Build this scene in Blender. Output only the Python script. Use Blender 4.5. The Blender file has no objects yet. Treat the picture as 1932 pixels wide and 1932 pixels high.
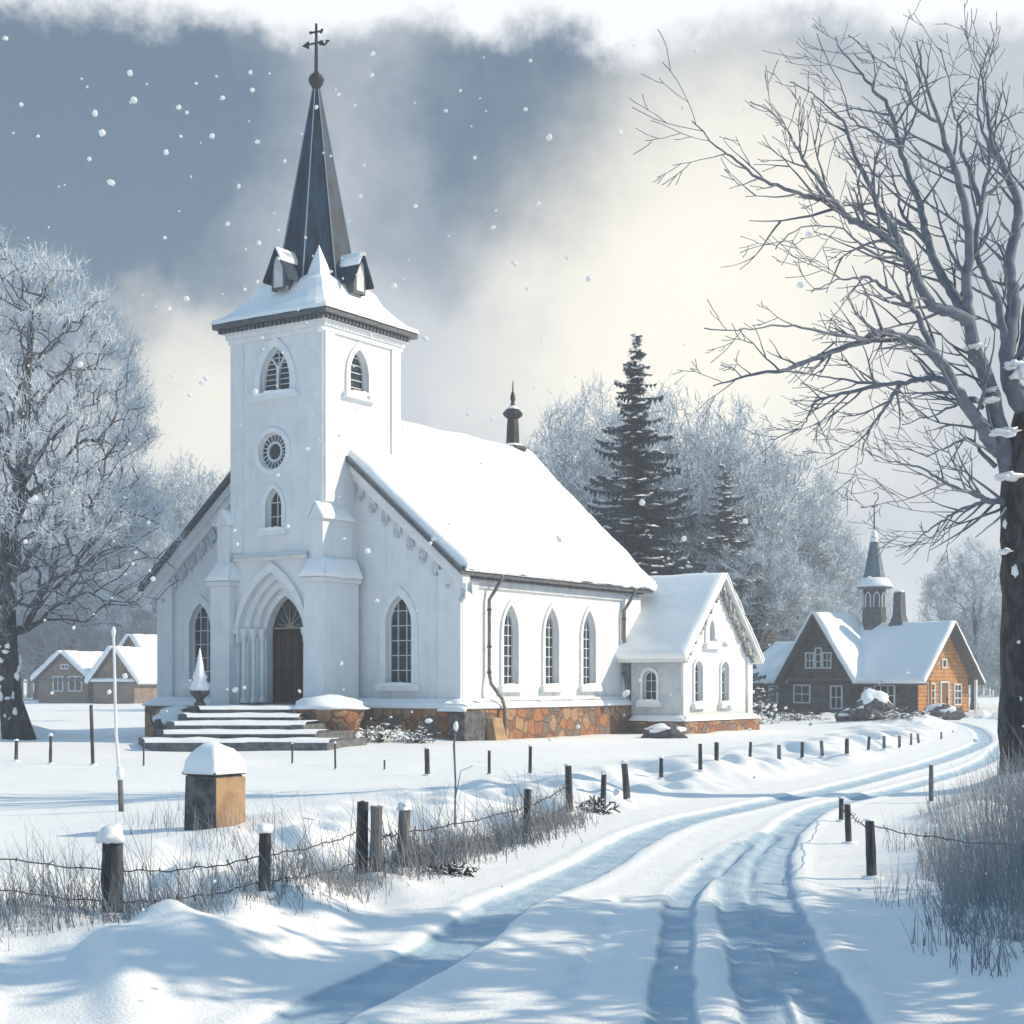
import bpy, bmesh, math, random
import numpy as np
from mathutils import Vector, Matrix, noise as mnoise
SC = bpy.context.scene
R = math.radians
random.seed(7); rng = np.random.default_rng(7)
# ------------------------------------------------------------------ camera, sky, sun, exposure
F = 2940.0; HZ = 1290.0; CAMZ = 2.0
cam_d = bpy.data.cameras.new('camera'); cam = bpy.data.objects.new('camera', cam_d)
SC.collection.objects.link(cam); SC.camera = cam
cam.location = (0, 0, CAMZ); cam.rotation_euler = (R(90), 0, 0)
cam_d.sensor_width = 36; cam_d.lens = 36*F/1932
cam_d.shift_y = (HZ-966)/1932.0
cam_d.clip_start = .1; cam_d.clip_end = 9000
SUN_EL, SUN_AZ = 32.0, 2.0                      # azimuth from +X towards +Y
to_sun = Vector((math.cos(R(SUN_EL))*math.cos(R(SUN_AZ)), math.cos(R(SUN_EL))*math.sin(R(SUN_AZ)), math.sin(R(SUN_EL))))
sd = bpy.data.lights.new('sun', 'SUN'); sd.energy = 4.4; sd.angle = R(.55); sd.color = (1, .84, .61)
sun = bpy.data.objects.new('sun', sd); SC.collection.objects.link(sun)
sun.rotation_euler = to_sun.to_track_quat('Z', 'Y').to_euler()
SC.view_settings.view_transform = 'Standard'; SC.view_settings.look = 'None'
SC.view_settings.gamma = 1; SC.view_settings.use_curve_mapping = False
SC.view_settings.exposure = 0.18
SC.cycles.max_bounces = 6; SC.cycles.diffuse_bounces = 3; SC.cycles.volume_bounces = 1
SC.cycles.transparent_max_bounces = 6

class NT:
    def __init__(s, t): s.t = t; s.n = t.nodes; s.l = t.links
    def node(s, kind, **kw):
        n = s.n.new(kind)
        ins = kw.pop('ins', {})
        for k, v in kw.items(): setattr(n, k, v)
        for k, v in ins.items():
            if isinstance(v, bpy.types.NodeSocket): s.l.new(v, n.inputs[k])
            else: n.inputs[k].default_value = v
        return n
    def math(s, op, a, b=0.0, clamp=False):
        return s.node('ShaderNodeMath', operation=op, use_clamp=clamp, ins={0: a, 1: b}).outputs[0]
    def mix(s, f, a, b, mode='MIX'):
        n = s.node('ShaderNodeMix', data_type='RGBA', blend_type=mode)
        for k, v in ((0, f), (6, a), (7, b)):
            if isinstance(v, bpy.types.NodeSocket): s.l.new(v, n.inputs[k])
            else: n.inputs[k].default_value = v if k == 0 else (*v[:3], 1)
        return n.outputs[2]
    def smooth(s, v, a, b, c=0.0, d=1.0):
        n = s.node('ShaderNodeMapRange', interpolation_type='SMOOTHSTEP', ins={0: v, 1: a, 2: b, 3: c, 4: d})
        return n.outputs[0]
    def noise(s, vec, scale, detail=4, rough=.55, dist=0.0):
        n = s.node('ShaderNodeTexNoise', ins={'Scale': scale, 'Detail': detail, 'Roughness': rough, 'Distortion': dist})
        if vec is not None: s.l.new(vec, n.inputs['Vector'])
        return n

world = bpy.data.worlds.new('World'); SC.world = world; world.use_nodes = True
def build_world():
    t = NT(world.node_tree); t.n.clear()
    co = t.node('ShaderNodeTexCoord').outputs['Generated']
    nz = t.noise(co, 5.5, 6, .6); nz2 = t.noise(co, 2.2, 5, .6); nfine = t.noise(co, 26, 6, .65)
    off = t.node('ShaderNodeVectorMath', operation='SUBTRACT', ins={0: nz.outputs['Color'], 1: (.5, .5, .5)}).outputs[0]
    off = t.node('ShaderNodeVectorMath', operation='SCALE', ins={0: off, 'Scale': .16}).outputs[0]
    wv = t.node('ShaderNodeVectorMath', operation='ADD', ins={0: co, 1: off}).outputs[0]
    wv = t.node('ShaderNodeVectorMath', operation='NORMALIZE', ins={0: wv}).outputs[0]
    def blob(px, py, r0, r1, vec=wv):                       # 1 inside r0 degrees, 0 outside r1
        d = Vector(((px-966)/F, 1, (HZ-py)/F)).normalized()
        dt = t.node('ShaderNodeVectorMath', operation='DOT_PRODUCT', ins={0: vec, 1: tuple(d)}).outputs['Value']
        return t.smooth(dt, math.cos(R(r1)), math.cos(R(r0)))
    dark = None
    for px, py, r0, r1, w in ((20, 230, 0, 12.5, 1.15), (340, 200, 0, 7.5, .8), (-300, 420, 3, 12, .9), (60, 520, 0, 8.5, .6),
                              (975, 190, 0, 7.0, .95), (860, 330, .1, 5.5, .65), (1000, 560, 0, 5, .4), (620, 60, 0, 5, .45), (1400, 60, 0, 6, .35)):
        b = t.math('MULTIPLY', blob(px, py, r0, r1), w)
        dark = b if dark is None else t.math('MAXIMUM', dark, b)
    dark = t.math('ADD', dark, t.smooth(nz2.outputs['Fac'], .36, .72, -.05, .40))
    dark = t.math('ADD', dark, t.smooth(nfine.outputs['Fac'], .35, .7, -.05, .09), clamp=True)
    col = t.mix(dark, (.53, .57, .61), (.125, .19, .27))
    glow = blob(1270, 640, 1.0, 10.5)
    glow2 = t.math('MULTIPLY', blob(375, 790, 0, 5.0), .8)
    glow = t.math('MULTIPLY', t.math('MAXIMUM', glow, glow2), 1.0)
    col = t.mix(glow, col, (.93, .89, .78))
    z = t.node('ShaderNodeSeparateXYZ', ins={0: co}).outputs['Z']
    # torn white paper edge, redrawn as a ragged bright cloud bank above the storm cloud
    zz = t.math('ADD', z, t.math('MULTIPLY', t.math('SUBTRACT', nz.outputs['Fac'], .5), .10))
    zz = t.math('ADD', zz, t.math('MULTIPLY', t.math('SUBTRACT', nfine.outputs['Fac'], .5), .035))
    bank = t.math('MULTIPLY', t.smooth(zz, .372, .394), t.smooth(zz, .62, .46))
    col = t.mix(bank, col, (.88, .90, .92))
    # high above: thin blue-grey cover with the physical sky behind it
    sky = t.node('ShaderNodeTexSky', sky_type='NISHITA', sun_disc=False, sun_elevation=R(SUN_EL), sun_rotation=R(90-SUN_AZ))
    skyc = t.node('ShaderNodeVectorMath', operation='SCALE', ins={0: sky.outputs[0], 'Scale': .12}).outputs[0]
    high = t.mix(.7, skyc, (.20, .385, .58))
    col = t.mix(t.smooth(z, .42, .62), col, high)
    # round the rest of the horizon, behind the camera too
    yb = t.node('ShaderNodeSeparateXYZ', ins={0: co}).outputs['Y']
    col = t.mix(t.smooth(yb, .55, .1), col, t.mix(t.smooth(z, 0, .5), (.25, .42, .58), (.20, .385, .58)))
    bg = t.node('ShaderNodeBackground', ins={'Color': col, 'Strength': 1.0})
    out = t.node('ShaderNodeOutputWorld', ins={'Surface': bg.outputs[0]})
build_world()

# ------------------------------------------------------------------ materials
MATS = {}
def mat(name, col, rough=.7, col2=None, nscale=3.0, bump=0.0, bscale=20.0, metallic=0.0, stretch=None, lo=.4, hi=.62, spec=.4, snow=0.0, build=None):
    m = bpy.data.materials.new(name); m.use_nodes = True; t = NT(m.node_tree); t.n.clear()
    co = t.node('ShaderNodeTexCoord').outputs['Object']
    if stretch: co = t.node('ShaderNodeMapping', ins={0: co, 'Scale': stretch}).outputs[0]
    c = None
    b = t.node('ShaderNodeBsdfPrincipled', ins={'Roughness': rough, 'Metallic': metallic, 'Specular IOR Level': spec})
    if col2 is not None:
        n = t.noise(co, nscale, 5, .6)
        c = t.mix(t.smooth(n.outputs['Fac'], lo, hi), col, col2)
    height = None
    if build: c, height = build(t, co, c if c is not None else (*col, 1))
    if snow:
        g = t.node('ShaderNodeNewGeometry')
        z = t.node('ShaderNodeSeparateXYZ', ins={0: g.outputs['Normal']}).outputs['Z']
        n = t.noise(co, 2.6, 4, .6)
        z = t.math('ADD', z, t.math('MULTIPLY', t.math('SUBTRACT', n.outputs['Fac'], .5), 1.1))
        s = t.smooth(z, 1-snow, 1-snow+.15)
        c = t.mix(s, c if c is not None else col, (.84, .87, .90))
    if c is None or isinstance(c, tuple): b.inputs['Base Color'].default_value = (*(c or col)[:3], 1)
    else: t.l.new(c, b.inputs['Base Color'])
    if bump:
        if height is None: height = t.noise(co, bscale, 6, .6).outputs['Fac']
        bn = t.node('ShaderNodeBump', ins={'Strength': 1.0, 'Distance': bump, 'Height': height})
        t.l.new(bn.outputs[0], b.inputs['Normal'])
    t.node('ShaderNodeOutputMaterial', ins={'Surface': b.outputs[0]})
    MATS[name] = m; return m
def masonry(t, co, c):
    w = t.noise(co, 1.6, 3, .5)
    off = t.node('ShaderNodeVectorMath', operation='SCALE', ins={0: w.outputs['Color'], 'Scale': .25}).outputs[0]
    cc = t.node('ShaderNodeVectorMath', operation='ADD', ins={0: co, 1: off}).outputs[0]
    v = t.node('ShaderNodeTexVoronoi', feature='F1', ins={'Vector': cc, 'Scale': 2.1, 'Randomness': .85})
    e = t.node('ShaderNodeTexVoronoi', feature='DISTANCE_TO_EDGE', ins={'Vector': cc, 'Scale': 2.1, 'Randomness': .85})
    s = t.node('ShaderNodeSeparateColor', ins={0: v.outputs['Color']})
    c = t.mix(s.outputs[0], (.44, .19, .085), (.24, .10, .06))
    c = t.mix(t.smooth(s.outputs[1], .6, .62), c, (.46, .29, .17))
    c = t.mix(t.smooth(s.outputs[2], .72, .74), c, (.20, .17, .16))
    n = t.noise(co, 22, 5, .7)
    n4 = t.noise(co, 5, 6, .7)
    c = t.mix(t.smooth(n.outputs['Fac'], .35, .7, 0, .65), c, (.15, .085, .055))
    c = t.mix(t.smooth(n4.outputs['Fac'], .48, .66, 0, .6), c, (.10, .06, .045))
    m = t.smooth(t.math('ADD', e.outputs['Distance'], t.math('MULTIPLY', n.outputs['Fac'], .05)), .03, .10)
    c = t.mix(m, (.20, .14, .10), c)
    h = t.math('ADD', m, t.math('MULTIPLY', n.outputs['Fac'], .4))
    return c, h
def logs(t, co, c):
    z = t.node('ShaderNodeSeparateXYZ', ins={0: co}).outputs['Z']
    s = t.math('ABSOLUTE', t.math('SINE', t.math('MULTIPLY', z, 3.14159/.24)))
    g = t.smooth(s, 0, .25)
    n = t.noise(co, 9, 5, .65)
    c = t.mix(g, tuple(x*.35 for x in c[:3]) if not isinstance(c, bpy.types.NodeSocket) else (.02, .017, .015), c)
    return c, t.math('ADD', s, t.math('MULTIPLY', n.outputs['Fac'], .3))
def planks(t, co, c):
    x = t.node('ShaderNodeSeparateXYZ', ins={0: co}).outputs['X']
    s = t.math('ABSOLUTE', t.math('SINE', t.math('MULTIPLY', x, 3.14159/.19)))
    g = t.smooth(s, 0, .22)
    return t.mix(g, (.012, .008, .006), c), g
snow_m = mat('snow', (.86, .875, .89), .65, bump=.012, bscale=9)
roof_snow_m = mat('roof_snow', (.86, .88, .90), .6, bump=.02, bscale=2.5)
def stained(t, co, c):
    m = t.node('ShaderNodeMapping', ins={0: co, 'Scale': (1.6, 1.6, .22)}).outputs[0]
    n = t.noise(m, 2.4, 6, .68); n2 = t.noise(co, .7, 5, .6); n3 = t.noise(co, 38, 4, .6)
    c = t.mix(t.smooth(n.outputs['Fac'], .50, .74, 0, .55), c, (.56, .60, .63))
    c = t.mix(t.smooth(n2.outputs['Fac'], .52, .70, 0, .45), c, (.62, .655, .69))
    z = t.node('ShaderNodeSeparateXYZ', ins={0: co}).outputs['Z']
    dz = t.math('ADD', z, t.math('MULTIPLY', n.outputs['Fac'], -1.6))
    c = t.mix(t.smooth(dz, 1.0, .4, 0, .5), c, (.50, .52, .52))
    return c, t.math('ADD', t.math('MULTIPLY', n3.outputs['Fac'], .5), n2.outputs['Fac'])
stucco = mat('stucco', (.77, .785, .80), .85, (.72, .745, .775), 1.3, .010, 45, build=stained)
stucco_grey_shaded = mat('grey_stucco', (.60, .62, .65), .85, (.50, .53, .57), 2.2, .006, 45)  # plain grey on frieze and louvres, painted shade on the vestry front
trim = mat('trim_plaster', (.80, .81, .82), .7, (.72, .75, .78), 3, .002, 40)
stone = mat('red_granite', (.4, .2, .1), .85, bump=.05, build=masonry)
dark_stone = mat('dark_stone', (.13, .13, .14), .9, (.055, .055, .06), 5, .04, 11)
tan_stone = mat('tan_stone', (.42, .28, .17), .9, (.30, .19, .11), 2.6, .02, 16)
step_stone = mat('step_stone', (.16, .17, .18), .9, (.09, .095, .105), 5, .01, 30)
slate = mat('slate', (.012, .042, .085), .55, (.010, .018, .030), 3.2, .006, 30, spec=.2, stretch=(1, 1, .25))
dark_trim = mat('dark_eaves', (.06, .07, .085), .6, (.11, .12, .14), 9, .006, 20)
iron = mat('dark_iron', (.025, .028, .035), .5, metallic=.4)
gutter_m = mat('weathered_gutter', (.12, .12, .125), .5, (.22, .22, .22), 7, metallic=.3)
glass = mat('dark_glass', (.012, .02, .03), .2, (.035, .05, .065), 1.7, .004, 5, spec=.4)
barm = mat('glazing_paint', (.62, .66, .70), .6)
door_m = mat('oak_door', (.075, .036, .024), .6, (.035, .019, .015), 3, .015, build=planks, stretch=(1, 1, .15))
tracery_m = mat('iron_tracery', (.30, .26, .20), .6)
bark = mat('dark_bark', (.028, .028, .031), .9, (.075, .075, .08), 7, .05, 12, stretch=(1, 1, .35), snow=.32)
limb_m = mat('grey_bark', (.12, .14, .18), .85, (.18, .20, .24), 4, .01, 14, snow=.22)
twig_grey = mat('twig_bark', (.12, .135, .16), .9, snow=.42)
frost_m = mat('hoar_frost', (.74, .79, .84), .9, (.55, .62, .69), 1.2)
mist_twig = mat('frosted_twig', (.21, .275, .35), .9, (.38, .44, .50), .35, snow=.25)
needle = mat('fir_needles', (.018, .046, .078), .8, (.040, .080, .12), 1.3)
wood_post = mat('weathered_post', (.045, .048, .056), .9, (.11, .11, .118), 6, .012, 18, stretch=(1, 1, .3))
wood_post2 = mat('pale_post', (.17, .175, .18), .9, (.09, .095, .105), 6, .012, 18, stretch=(1, 1, .3))
wire_m = mat('rusty_wire', (.05, .045, .045), .7)
grass_m = mat('dead_grass', (.15, .175, .215), .9, (.28, .29, .30), .6)
reed_m = mat('dry_reeds', (.26, .285, .32), .9, (.50, .46, .44), .5)
logm = mat('dark_logs', (.050, .052, .058), .9, (.09, .09, .094), 2.5, .03, build=logs)
board_m = mat('orange_boards', (.52, .25, .085), .8, (.38, .17, .06), 2.2, .02, build=logs)
tanwall = mat('tan_cottage_wall', (.22, .17, .135), .9, (.15, .118, .098), 1.1, .01, 8)
pole_m = mat('white_pole', (.74, .75, .78), .6)
brick_dark = mat('sooty_brick', (.06, .07, .085), .85, (.11, .12, .135), 5, .01, 14)
bushm = mat('bush_twigs', (.05, .055, .06), .9, snow=.35)

# ------------------------------------------------------------------ mesh helpers
COL = SC.collection
class MB:
    def __init__(s): s.v = []; s.f = []
    def add(s, vs, fs):
        o = len(s.v); s.v.extend([tuple(p) for p in vs]); s.f.extend([tuple(i+o for i in f) for f in fs]); return s
    def box(s, x0, x1, y0, y1, z0, z1):
        vs = [(x, y, z) for z in (z0, z1) for y in (y0, y1) for x in (x0, x1)]
        return s.add(vs, [(0, 2, 3, 1), (4, 5, 7, 6), (0, 1, 5, 4), (2, 6, 7, 3), (0, 4, 6, 2), (1, 3, 7, 5)])
    def prism(s, poly, fn, d0, d1):                      # poly of (s,z), fn(s,z,d)->xyz
        n = len(poly)
        vs = [fn(a, b, d0) for a, b in poly] + [fn(a, b, d1) for a, b in poly]
        return s.add(vs, [tuple(range(n))[::-1], tuple(range(n, 2*n))] + [(i, (i+1) % n, n+(i+1) % n, n+i) for i in range(n)])
    def ring(s, out, inn, fn, d0, d1):                   # closed or open frames between two outlines with as many points
        n = len(out); vs = [fn(a, b, d) for d in (d0, d1) for pl in (out, inn) for a, b in pl]
        fs = []
        for i in range(n-1):
            j = i+1
            fs += [(2*n+i, 2*n+j, 3*n+j, 3*n+i), (i, j, 2*n+j, 2*n+i), (n+i, 3*n+i, 3*n+j, n+j), (i, n+i, n+j, j)]
        fs += [(0, 2*n, 3*n, n), (n-1, 2*n-1, 4*n-1, 3*n-1)]
        return s.add(vs, fs)
    def tube(s, pts, rad, sides=8, cap=True):
        pts = [Vector(p) for p in pts]; n = len(pts)
        if not hasattr(rad, '__len__'): rad = [rad]*n
        vs = []; fs = []; ref = None
        for i, p in enumerate(pts):
            d = (pts[min(i+1, n-1)]-pts[max(i-1, 0)])
            d = d.normalized() if d.length > 1e-9 else Vector((0, 0, 1))
            if ref is None: ref = Vector((1, 0, 0)) if abs(d.x) < .8 else Vector((0, 1, 0))
            a = (ref - d*ref.dot(d)).normalized(); b = d.cross(a); ref = a
            for k in range(sides):
                th = 2*math.pi*k/sides
                vs.append(p + (a*math.cos(th)+b*math.sin(th))*rad[i])
        for i in range(n-1):
            for k in range(sides):
                k2 = (k+1) % sides
                fs.append((i*sides+k, i*sides+k2, (i+1)*sides+k2, (i+1)*sides+k))
        if cap:
            fs.append(tuple(range(sides))[::-1]); fs.append(tuple(range((n-1)*sides, n*sides)))
        return s.add(vs, fs)
    def lathe(s, prof, c=(0, 0, 0), sides=16, ph=0):     # prof (r,z)
        vs = []; fs = []; n = len(prof)
        for r, z in prof:
            for k in range(sides):
                th = 2*math.pi*k/sides+ph
                vs.append((c[0]+r*math.cos(th), c[1]+r*math.sin(th), c[2]+z))
        for i in range(n-1):
            for k in range(sides):
                k2 = (k+1) % sides
                fs.append((i*sides+k, i*sides+k2, (i+1)*sides+k2, (i+1)*sides+k))
        fs.append(tuple(range(sides))[::-1]); fs.append(tuple(range((n-1)*sides, n*sides)))
        return s.add(vs, fs)
    def blob(s, c, r, seed=0, amp=.25, flat=0, n=2):     # noisy ellipsoid
        bm = bmesh.new(); bmesh.ops.create_icosphere(bm, subdivisions=n, radius=1)
        vs = []
        for v in bm.verts:
            p = v.co.copy(); k = 1+amp*mnoise.noise(p*1.7+Vector((seed*3.1, seed, 0)))
            q = Vector((p.x*r[0], p.y*r[1], p.z*r[2]))*k
            if flat is not None and q.z < flat*r[2]: q.z = flat*r[2]
            vs.append(q+Vector(c))
        fs = [tuple(x.index for x in f.verts) for f in bm.faces]; bm.free()
        return s.add(vs, fs)
    def build(s, name, m, parent=None, smooth=False, bevel=0, recalc=True, auto=False):
        me = bpy.data.meshes.new(name); me.from_pydata(s.v, [], s.f)
        if recalc and len(s.f) < 60000:
            bm = bmesh.new(); bm.from_mesh(me); bmesh.ops.recalc_face_normals(bm, faces=bm.faces); bm.to_mesh(me); bm.free()
        if m: me.materials.append(m)
        if smooth: me.shade_smooth()
        o = bpy.data.objects.new(name, me); COL.objects.link(o)
        if parent: o.parent = parent
        if bevel:
            b = o.modifiers.new('bevel', 'BEVEL'); b.width = bevel; b.segments = 2; b.limit_method = 'ANGLE'
        return o
def tag(o, label, cat=None, group=None, kind=None):
    if label: o['label'] = label
    if cat: o['category'] = cat
    if group: o['group'] = group
    if kind: o['kind'] = kind
    return o
def thing(name, loc, rz, label, cat, group=None):
    o = bpy.data.objects.new(name, None); o.empty_display_size = .3; COL.objects.link(o)
    o.location = loc; o.rotation_euler = (0, 0, rz)
    return tag(o, label, cat, group)
def struct(o): o['kind'] = 'structure'; return o
def dup(root, loc, rz, sc=(1, 1, 1), label=None):
    r = root.copy(); COL.objects.link(r); r.location = loc; r.rotation_euler = (0, 0, rz); r.scale = sc
    if label: r['label'] = label
    for ch in root.children:
        c = ch.copy(); COL.objects.link(c); c.parent = r
        for g in ch.children:
            d = g.copy(); COL.objects.link(d); d.parent = c
    return r
def arch(cx, z0, w, h, k=1.0, n=9, close=False, round_=False):
    """open outline left foot -> apex -> right foot"""
    hw = w/2
    if round_:
        rise = hw; pr = [(hw*math.cos(t), hw*math.sin(t)) for t in np.linspace(0, math.pi/2, n)]
    else:
        Rr = w*k; rise = math.sqrt(Rr*Rr-(Rr-hw)**2); t1 = math.asin(rise/Rr)
        pr = [(hw-Rr+Rr*math.cos(t), Rr*math.sin(t)) for t in np.linspace(0, t1, n)]
    zs = z0+h-rise
    right = [(cx+hw, z0)] + [(cx+x, zs+z) for x, z in pr]
    left = [(2*cx-x, z) for x, z in right[:-1]]
    return left + right[::-1]
def wall(fn, outline, holes, depth, name, m, parent):
    bm = bmesh.new(); edges = []; loops = []
    for pl in [outline]+holes:
        vs = [bm.verts.new((a, b, 0)) for a, b in pl]
        es = [bm.edges.new((vs[i], vs[(i+1) % len(vs)])) for i in range(len(vs))]
        edges += es
    bmesh.ops.triangle_fill(bm, edges=edges, use_beauty=True, use_dissolve=False)
    bm.verts.index_update()
    mb = MB(); mb.add([fn(v.co.x, v.co.y, 0) for v in bm.verts], [tuple(x.index for x in f.verts) for f in bm.faces])
    bm.free()
    for pl in holes:
        n = len(pl)
        mb.add([fn(a, b, 0) for a, b in pl]+[fn(a, b, -depth) for a, b in pl], [(i, (i+1) % n, n+(i+1) % n, n+i) for i in range(n)])
    return mb.build(name, m, parent, recalc=False)
def window(parent, fn, cx, z0, w, h, k=1.0, recess=.22, surround=.18, cols=2, rows=5, sill=True, name='window', round_=False, mullion=False, hood=True):
    inner = arch(cx, z0, w, h, k, round_=round_); outer = arch(cx, z0, w+2*surround, h+surround*1.25, k, round_=round_)
    fr = MB().ring(outer, inner, fn, -.02, .075).build(name, trim, parent)
    pn = MB().prism(inner, fn, -recess-.03, -recess).build('pane', glass, fr)
    bars = MB(); t = .03
    sash = arch(cx, z0+.04, w-.14, h-.12, k, round_=round_)
    inn0 = arch(cx, z0, w-.002, h-.002, k, round_=round_)
    bars.ring(inn0, sash, fn, -recess, -recess+.07)
    def halfw(z):                                        # half width of the arch at height z
        best = 0
        for (a0, b0), (a1, b1) in zip(inner, inner[1:]):
            if min(b0, b1) <= z <= max(b0, b1) and b0 != b1:
                best = max(best, abs(a0+(a1-a0)*(z-b0)/(b1-b0)-cx))
        return best
    for i in range(1, cols):
        x = cx-w/2+w*i/cols; zt = z0
        while halfw(zt) > abs(x-cx) and zt < z0+h-.03: zt += .03
        bars.prism([(x-t/2, z0), (x+t/2, z0), (x+t/2, zt), (x-t/2, zt)], fn, -recess, -recess+.045)
    for j in range(1, rows):
        z = z0+h*j/rows; hw = halfw(z)
        if hw > .05: bars.prism([(cx-hw, z-t/2), (cx+hw, z-t/2), (cx+hw, z+t/2), (cx-hw, z+t/2)], fn, -recess, -recess+.043)
    if mullion:
        zz = z0+h*.62
        bars.prism([(cx-.06, z0), (cx+.06, z0), (cx+.06, zz), (cx-.06, zz)], fn, -recess, -recess+.12)
        for sg in (-1, 1):
            o_ = arch(cx+sg*w*.25, z0, w*.5, h*.80, 1.0); i_ = arch(cx+sg*w*.25, z0, w*.5-.12, h*.80-.08, 1.0)
            bars.ring(o_, i_, fn, -recess, -recess+.10)
    bars.build('glazing_bars', barm, fr)
    if sill:
        sw = w/2+surround+.12
        MB().prism([(cx-sw, z0-.2), (cx+sw, z0-.2), (cx+sw, z0-.02), (cx-sw, z0-.02)], fn, -.05, .2).build('sill', trim, fr)
        sn = MB(); n = 12
        pts = []
        for i in range(n+1):
            x = cx-sw+.02+(2*sw-.04)*i/n
            pts.append((x, z0-.02+(.03+.10*math.sin(math.pi*i/n)**.6)*(.8+.4*random.random())))
        sn.prism([(cx-sw+.02, z0-.022)]+pts+[(cx+sw-.02, z0-.022)], fn, 0.005, .19)
        sn.build('sill_snow', roof_snow_m, fr, smooth=False)
    return fr
def snow_slab(name, p00, p10, p11, p01, T, parent, nu=40, nv=24, seed=0, m=None, amp=.25):
    """rounded layer of snow on the quad p00-p10-p11-p01"""
    p = [Vector(q) for q in (p00, p10, p11, p01)]
    nrm = (p[1]-p[0]).cross(p[3]-p[0]).normalized()
    if nrm.z < 0: nrm = -nrm
    lu = (p[1]-p[0]).length; lv = (p[3]-p[0]).length
    us = np.concatenate([[0, .02/lu, .07/lu, .18/lu], np.linspace(.35/lu, 1-.35/lu, nu), [1-.18/lu, 1-.07/lu, 1-.02/lu, 1]])
    vs_ = np.concatenate([[0, .02/lv, .07/lv, .18/lv], np.linspace(.35/lv, 1-.35/lv, nv), [1-.18/lv, 1-.07/lv, 1-.02/lv, 1]])
    mb = MB(); V = []; n1 = len(us); n2 = len(vs_)
    for v in vs_:
        for u in us:
            q = (p[0]*(1-u)+p[1]*u)*(1-v)+(p[3]*(1-u)+p[2]*u)*v
            e = min(u*lu, (1-u)*lu, v*lv, (1-v)*lv)
            k = math.sqrt(max(0, 1-(1-min(e/.22, 1))**2))
            th = T*k*(1+amp*mnoise.noise(Vector((u*lu*.6+seed, v*lv*.6, seed)))+amp*.5*mnoise.noise(Vector((u*lu*2+seed, v*lv*2, seed))))
            if e < .3:
                q = q + nrm*th + (p[0]+p[2]-q*2).normalized()*(.05*mnoise.noise(Vector((u*lu*1.3, v*lv*1.3, seed+5))))
            else: q = q+nrm*th
            V.append(q)
    fs = [(j*n1+i, j*n1+i+1, (j+1)*n1+i+1, (j+1)*n1+i) for j in range(n2-1) for i in range(n1-1)]
    mb.add(V, fs); mb.add([p[0], p[1], p[2], p[3]], [(0, 1, 2, 3)])
    return mb.build(name, m or roof_snow_m, parent, smooth=True)

# ------------------------------------------------------------------ terrain
def vnoise(x, y, seed=0):
    xi = np.floor(x).astype(np.int64); yi = np.floor(y).astype(np.int64); xf = x-xi; yf = y-yi
    def h(a, b):
        n = (a*374761393+b*668265263+seed*1442695041) & 0x7fffffff
        n = ((n ^ (n >> 13))*1274126177) & 0x7fffffff
        return ((n ^ (n >> 16)) & 0xffff)/65535.0
    u = xf*xf*xf*(xf*(xf*6-15)+10); v = yf*yf*yf*(yf*(yf*6-15)+10)
    return (h(xi, yi)*(1-u)+h(xi+1, yi)*u)*(1-v)+(h(xi, yi+1)*(1-u)+h(xi+1, yi+1)*u)*v-.5
def flat(px, py): Y = CAMZ*F/(py-HZ); return ((px-966)/F*Y, Y)
RUT_A = [(-1.9, -4), (-1.75, 2), (-1.55, 6)]+[flat(*p) for p in ((560, 1932), (830, 1790), (960, 1700), (1100, 1640), (1250, 1560), (1420, 1520), (1600, 1480), (1800, 1425), (1858, 1392))]+[(22.5, 78), (22.5, 92), (15, 104), (2, 112)]
RUT_B = [(1.0, -4), (1.2, 2), (1.5, 6)]+[flat(*p) for p in ((1585, 1932), (1515, 1820), (1472, 1720), (1452, 1640), (1484, 1566), (1560, 1520), (1700, 1487), (1852, 1440), (1897, 1402))]+[(26.5, 80), (26, 96), (17, 108), (3, 116)]
RUT_C = [flat(*p) for p in ((1270, 1990), (1268, 1880), (1278, 1760), (1298, 1680), (1400, 1590))]
RUT_D = [flat(*p) for p in ((1470, 1990), (1445, 1900), (1405, 1770), (1384, 1670), (1402, 1612), (1450, 1572))]
def smooth_line(P, n=8):
    P = np.array(P, float); out = []
    for i in range(len(P)-1):
        p0 = P[max(i-1, 0)]; p1 = P[i]; p2 = P[i+1]; p3 = P[min(i+2, len(P)-1)]
        for t in np.arange(n)/n:
            out.append(.5*((2*p1)+(-p0+p2)*t+(2*p0-5*p1+4*p2-p3)*t*t+(-p0+3*p1-3*p2+p3)*t**3))
    out.append(P[-1]); return np.array(out)
RA, RB, RC, RD = (smooth_line(p) for p in (RUT_A, RUT_B, RUT_C, RUT_D))
nmid = min(len(RA), len(RB)); RM = (RA[:nmid]+RB[:nmid])/2
def dline(x, y, L):
    d = np.full(x.shape, 1e9); sgn = np.zeros(x.shape)
    for a, b in zip(L[:-1], L[1:]):
        ab = b-a; t = np.clip(((x-a[0])*ab[0]+(y-a[1])*ab[1])/max(ab@ab, 1e-9), 0, 1)
        dx = x-a[0]-t*ab[0]; dy = y-a[1]-t*ab[1]; dd = np.hypot(dx, dy)
        s = np.sign(ab[0]*dy-ab[1]*dx)
        k = dd < d; d = np.where(k, dd, d); sgn = np.where(k, s, sgn)
    return d, sgn
def sstep(a, b, v): t = np.clip((v-a)/(b-a), 0, 1); return t*t*(3-2*t)
MOUNDS = []
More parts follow.
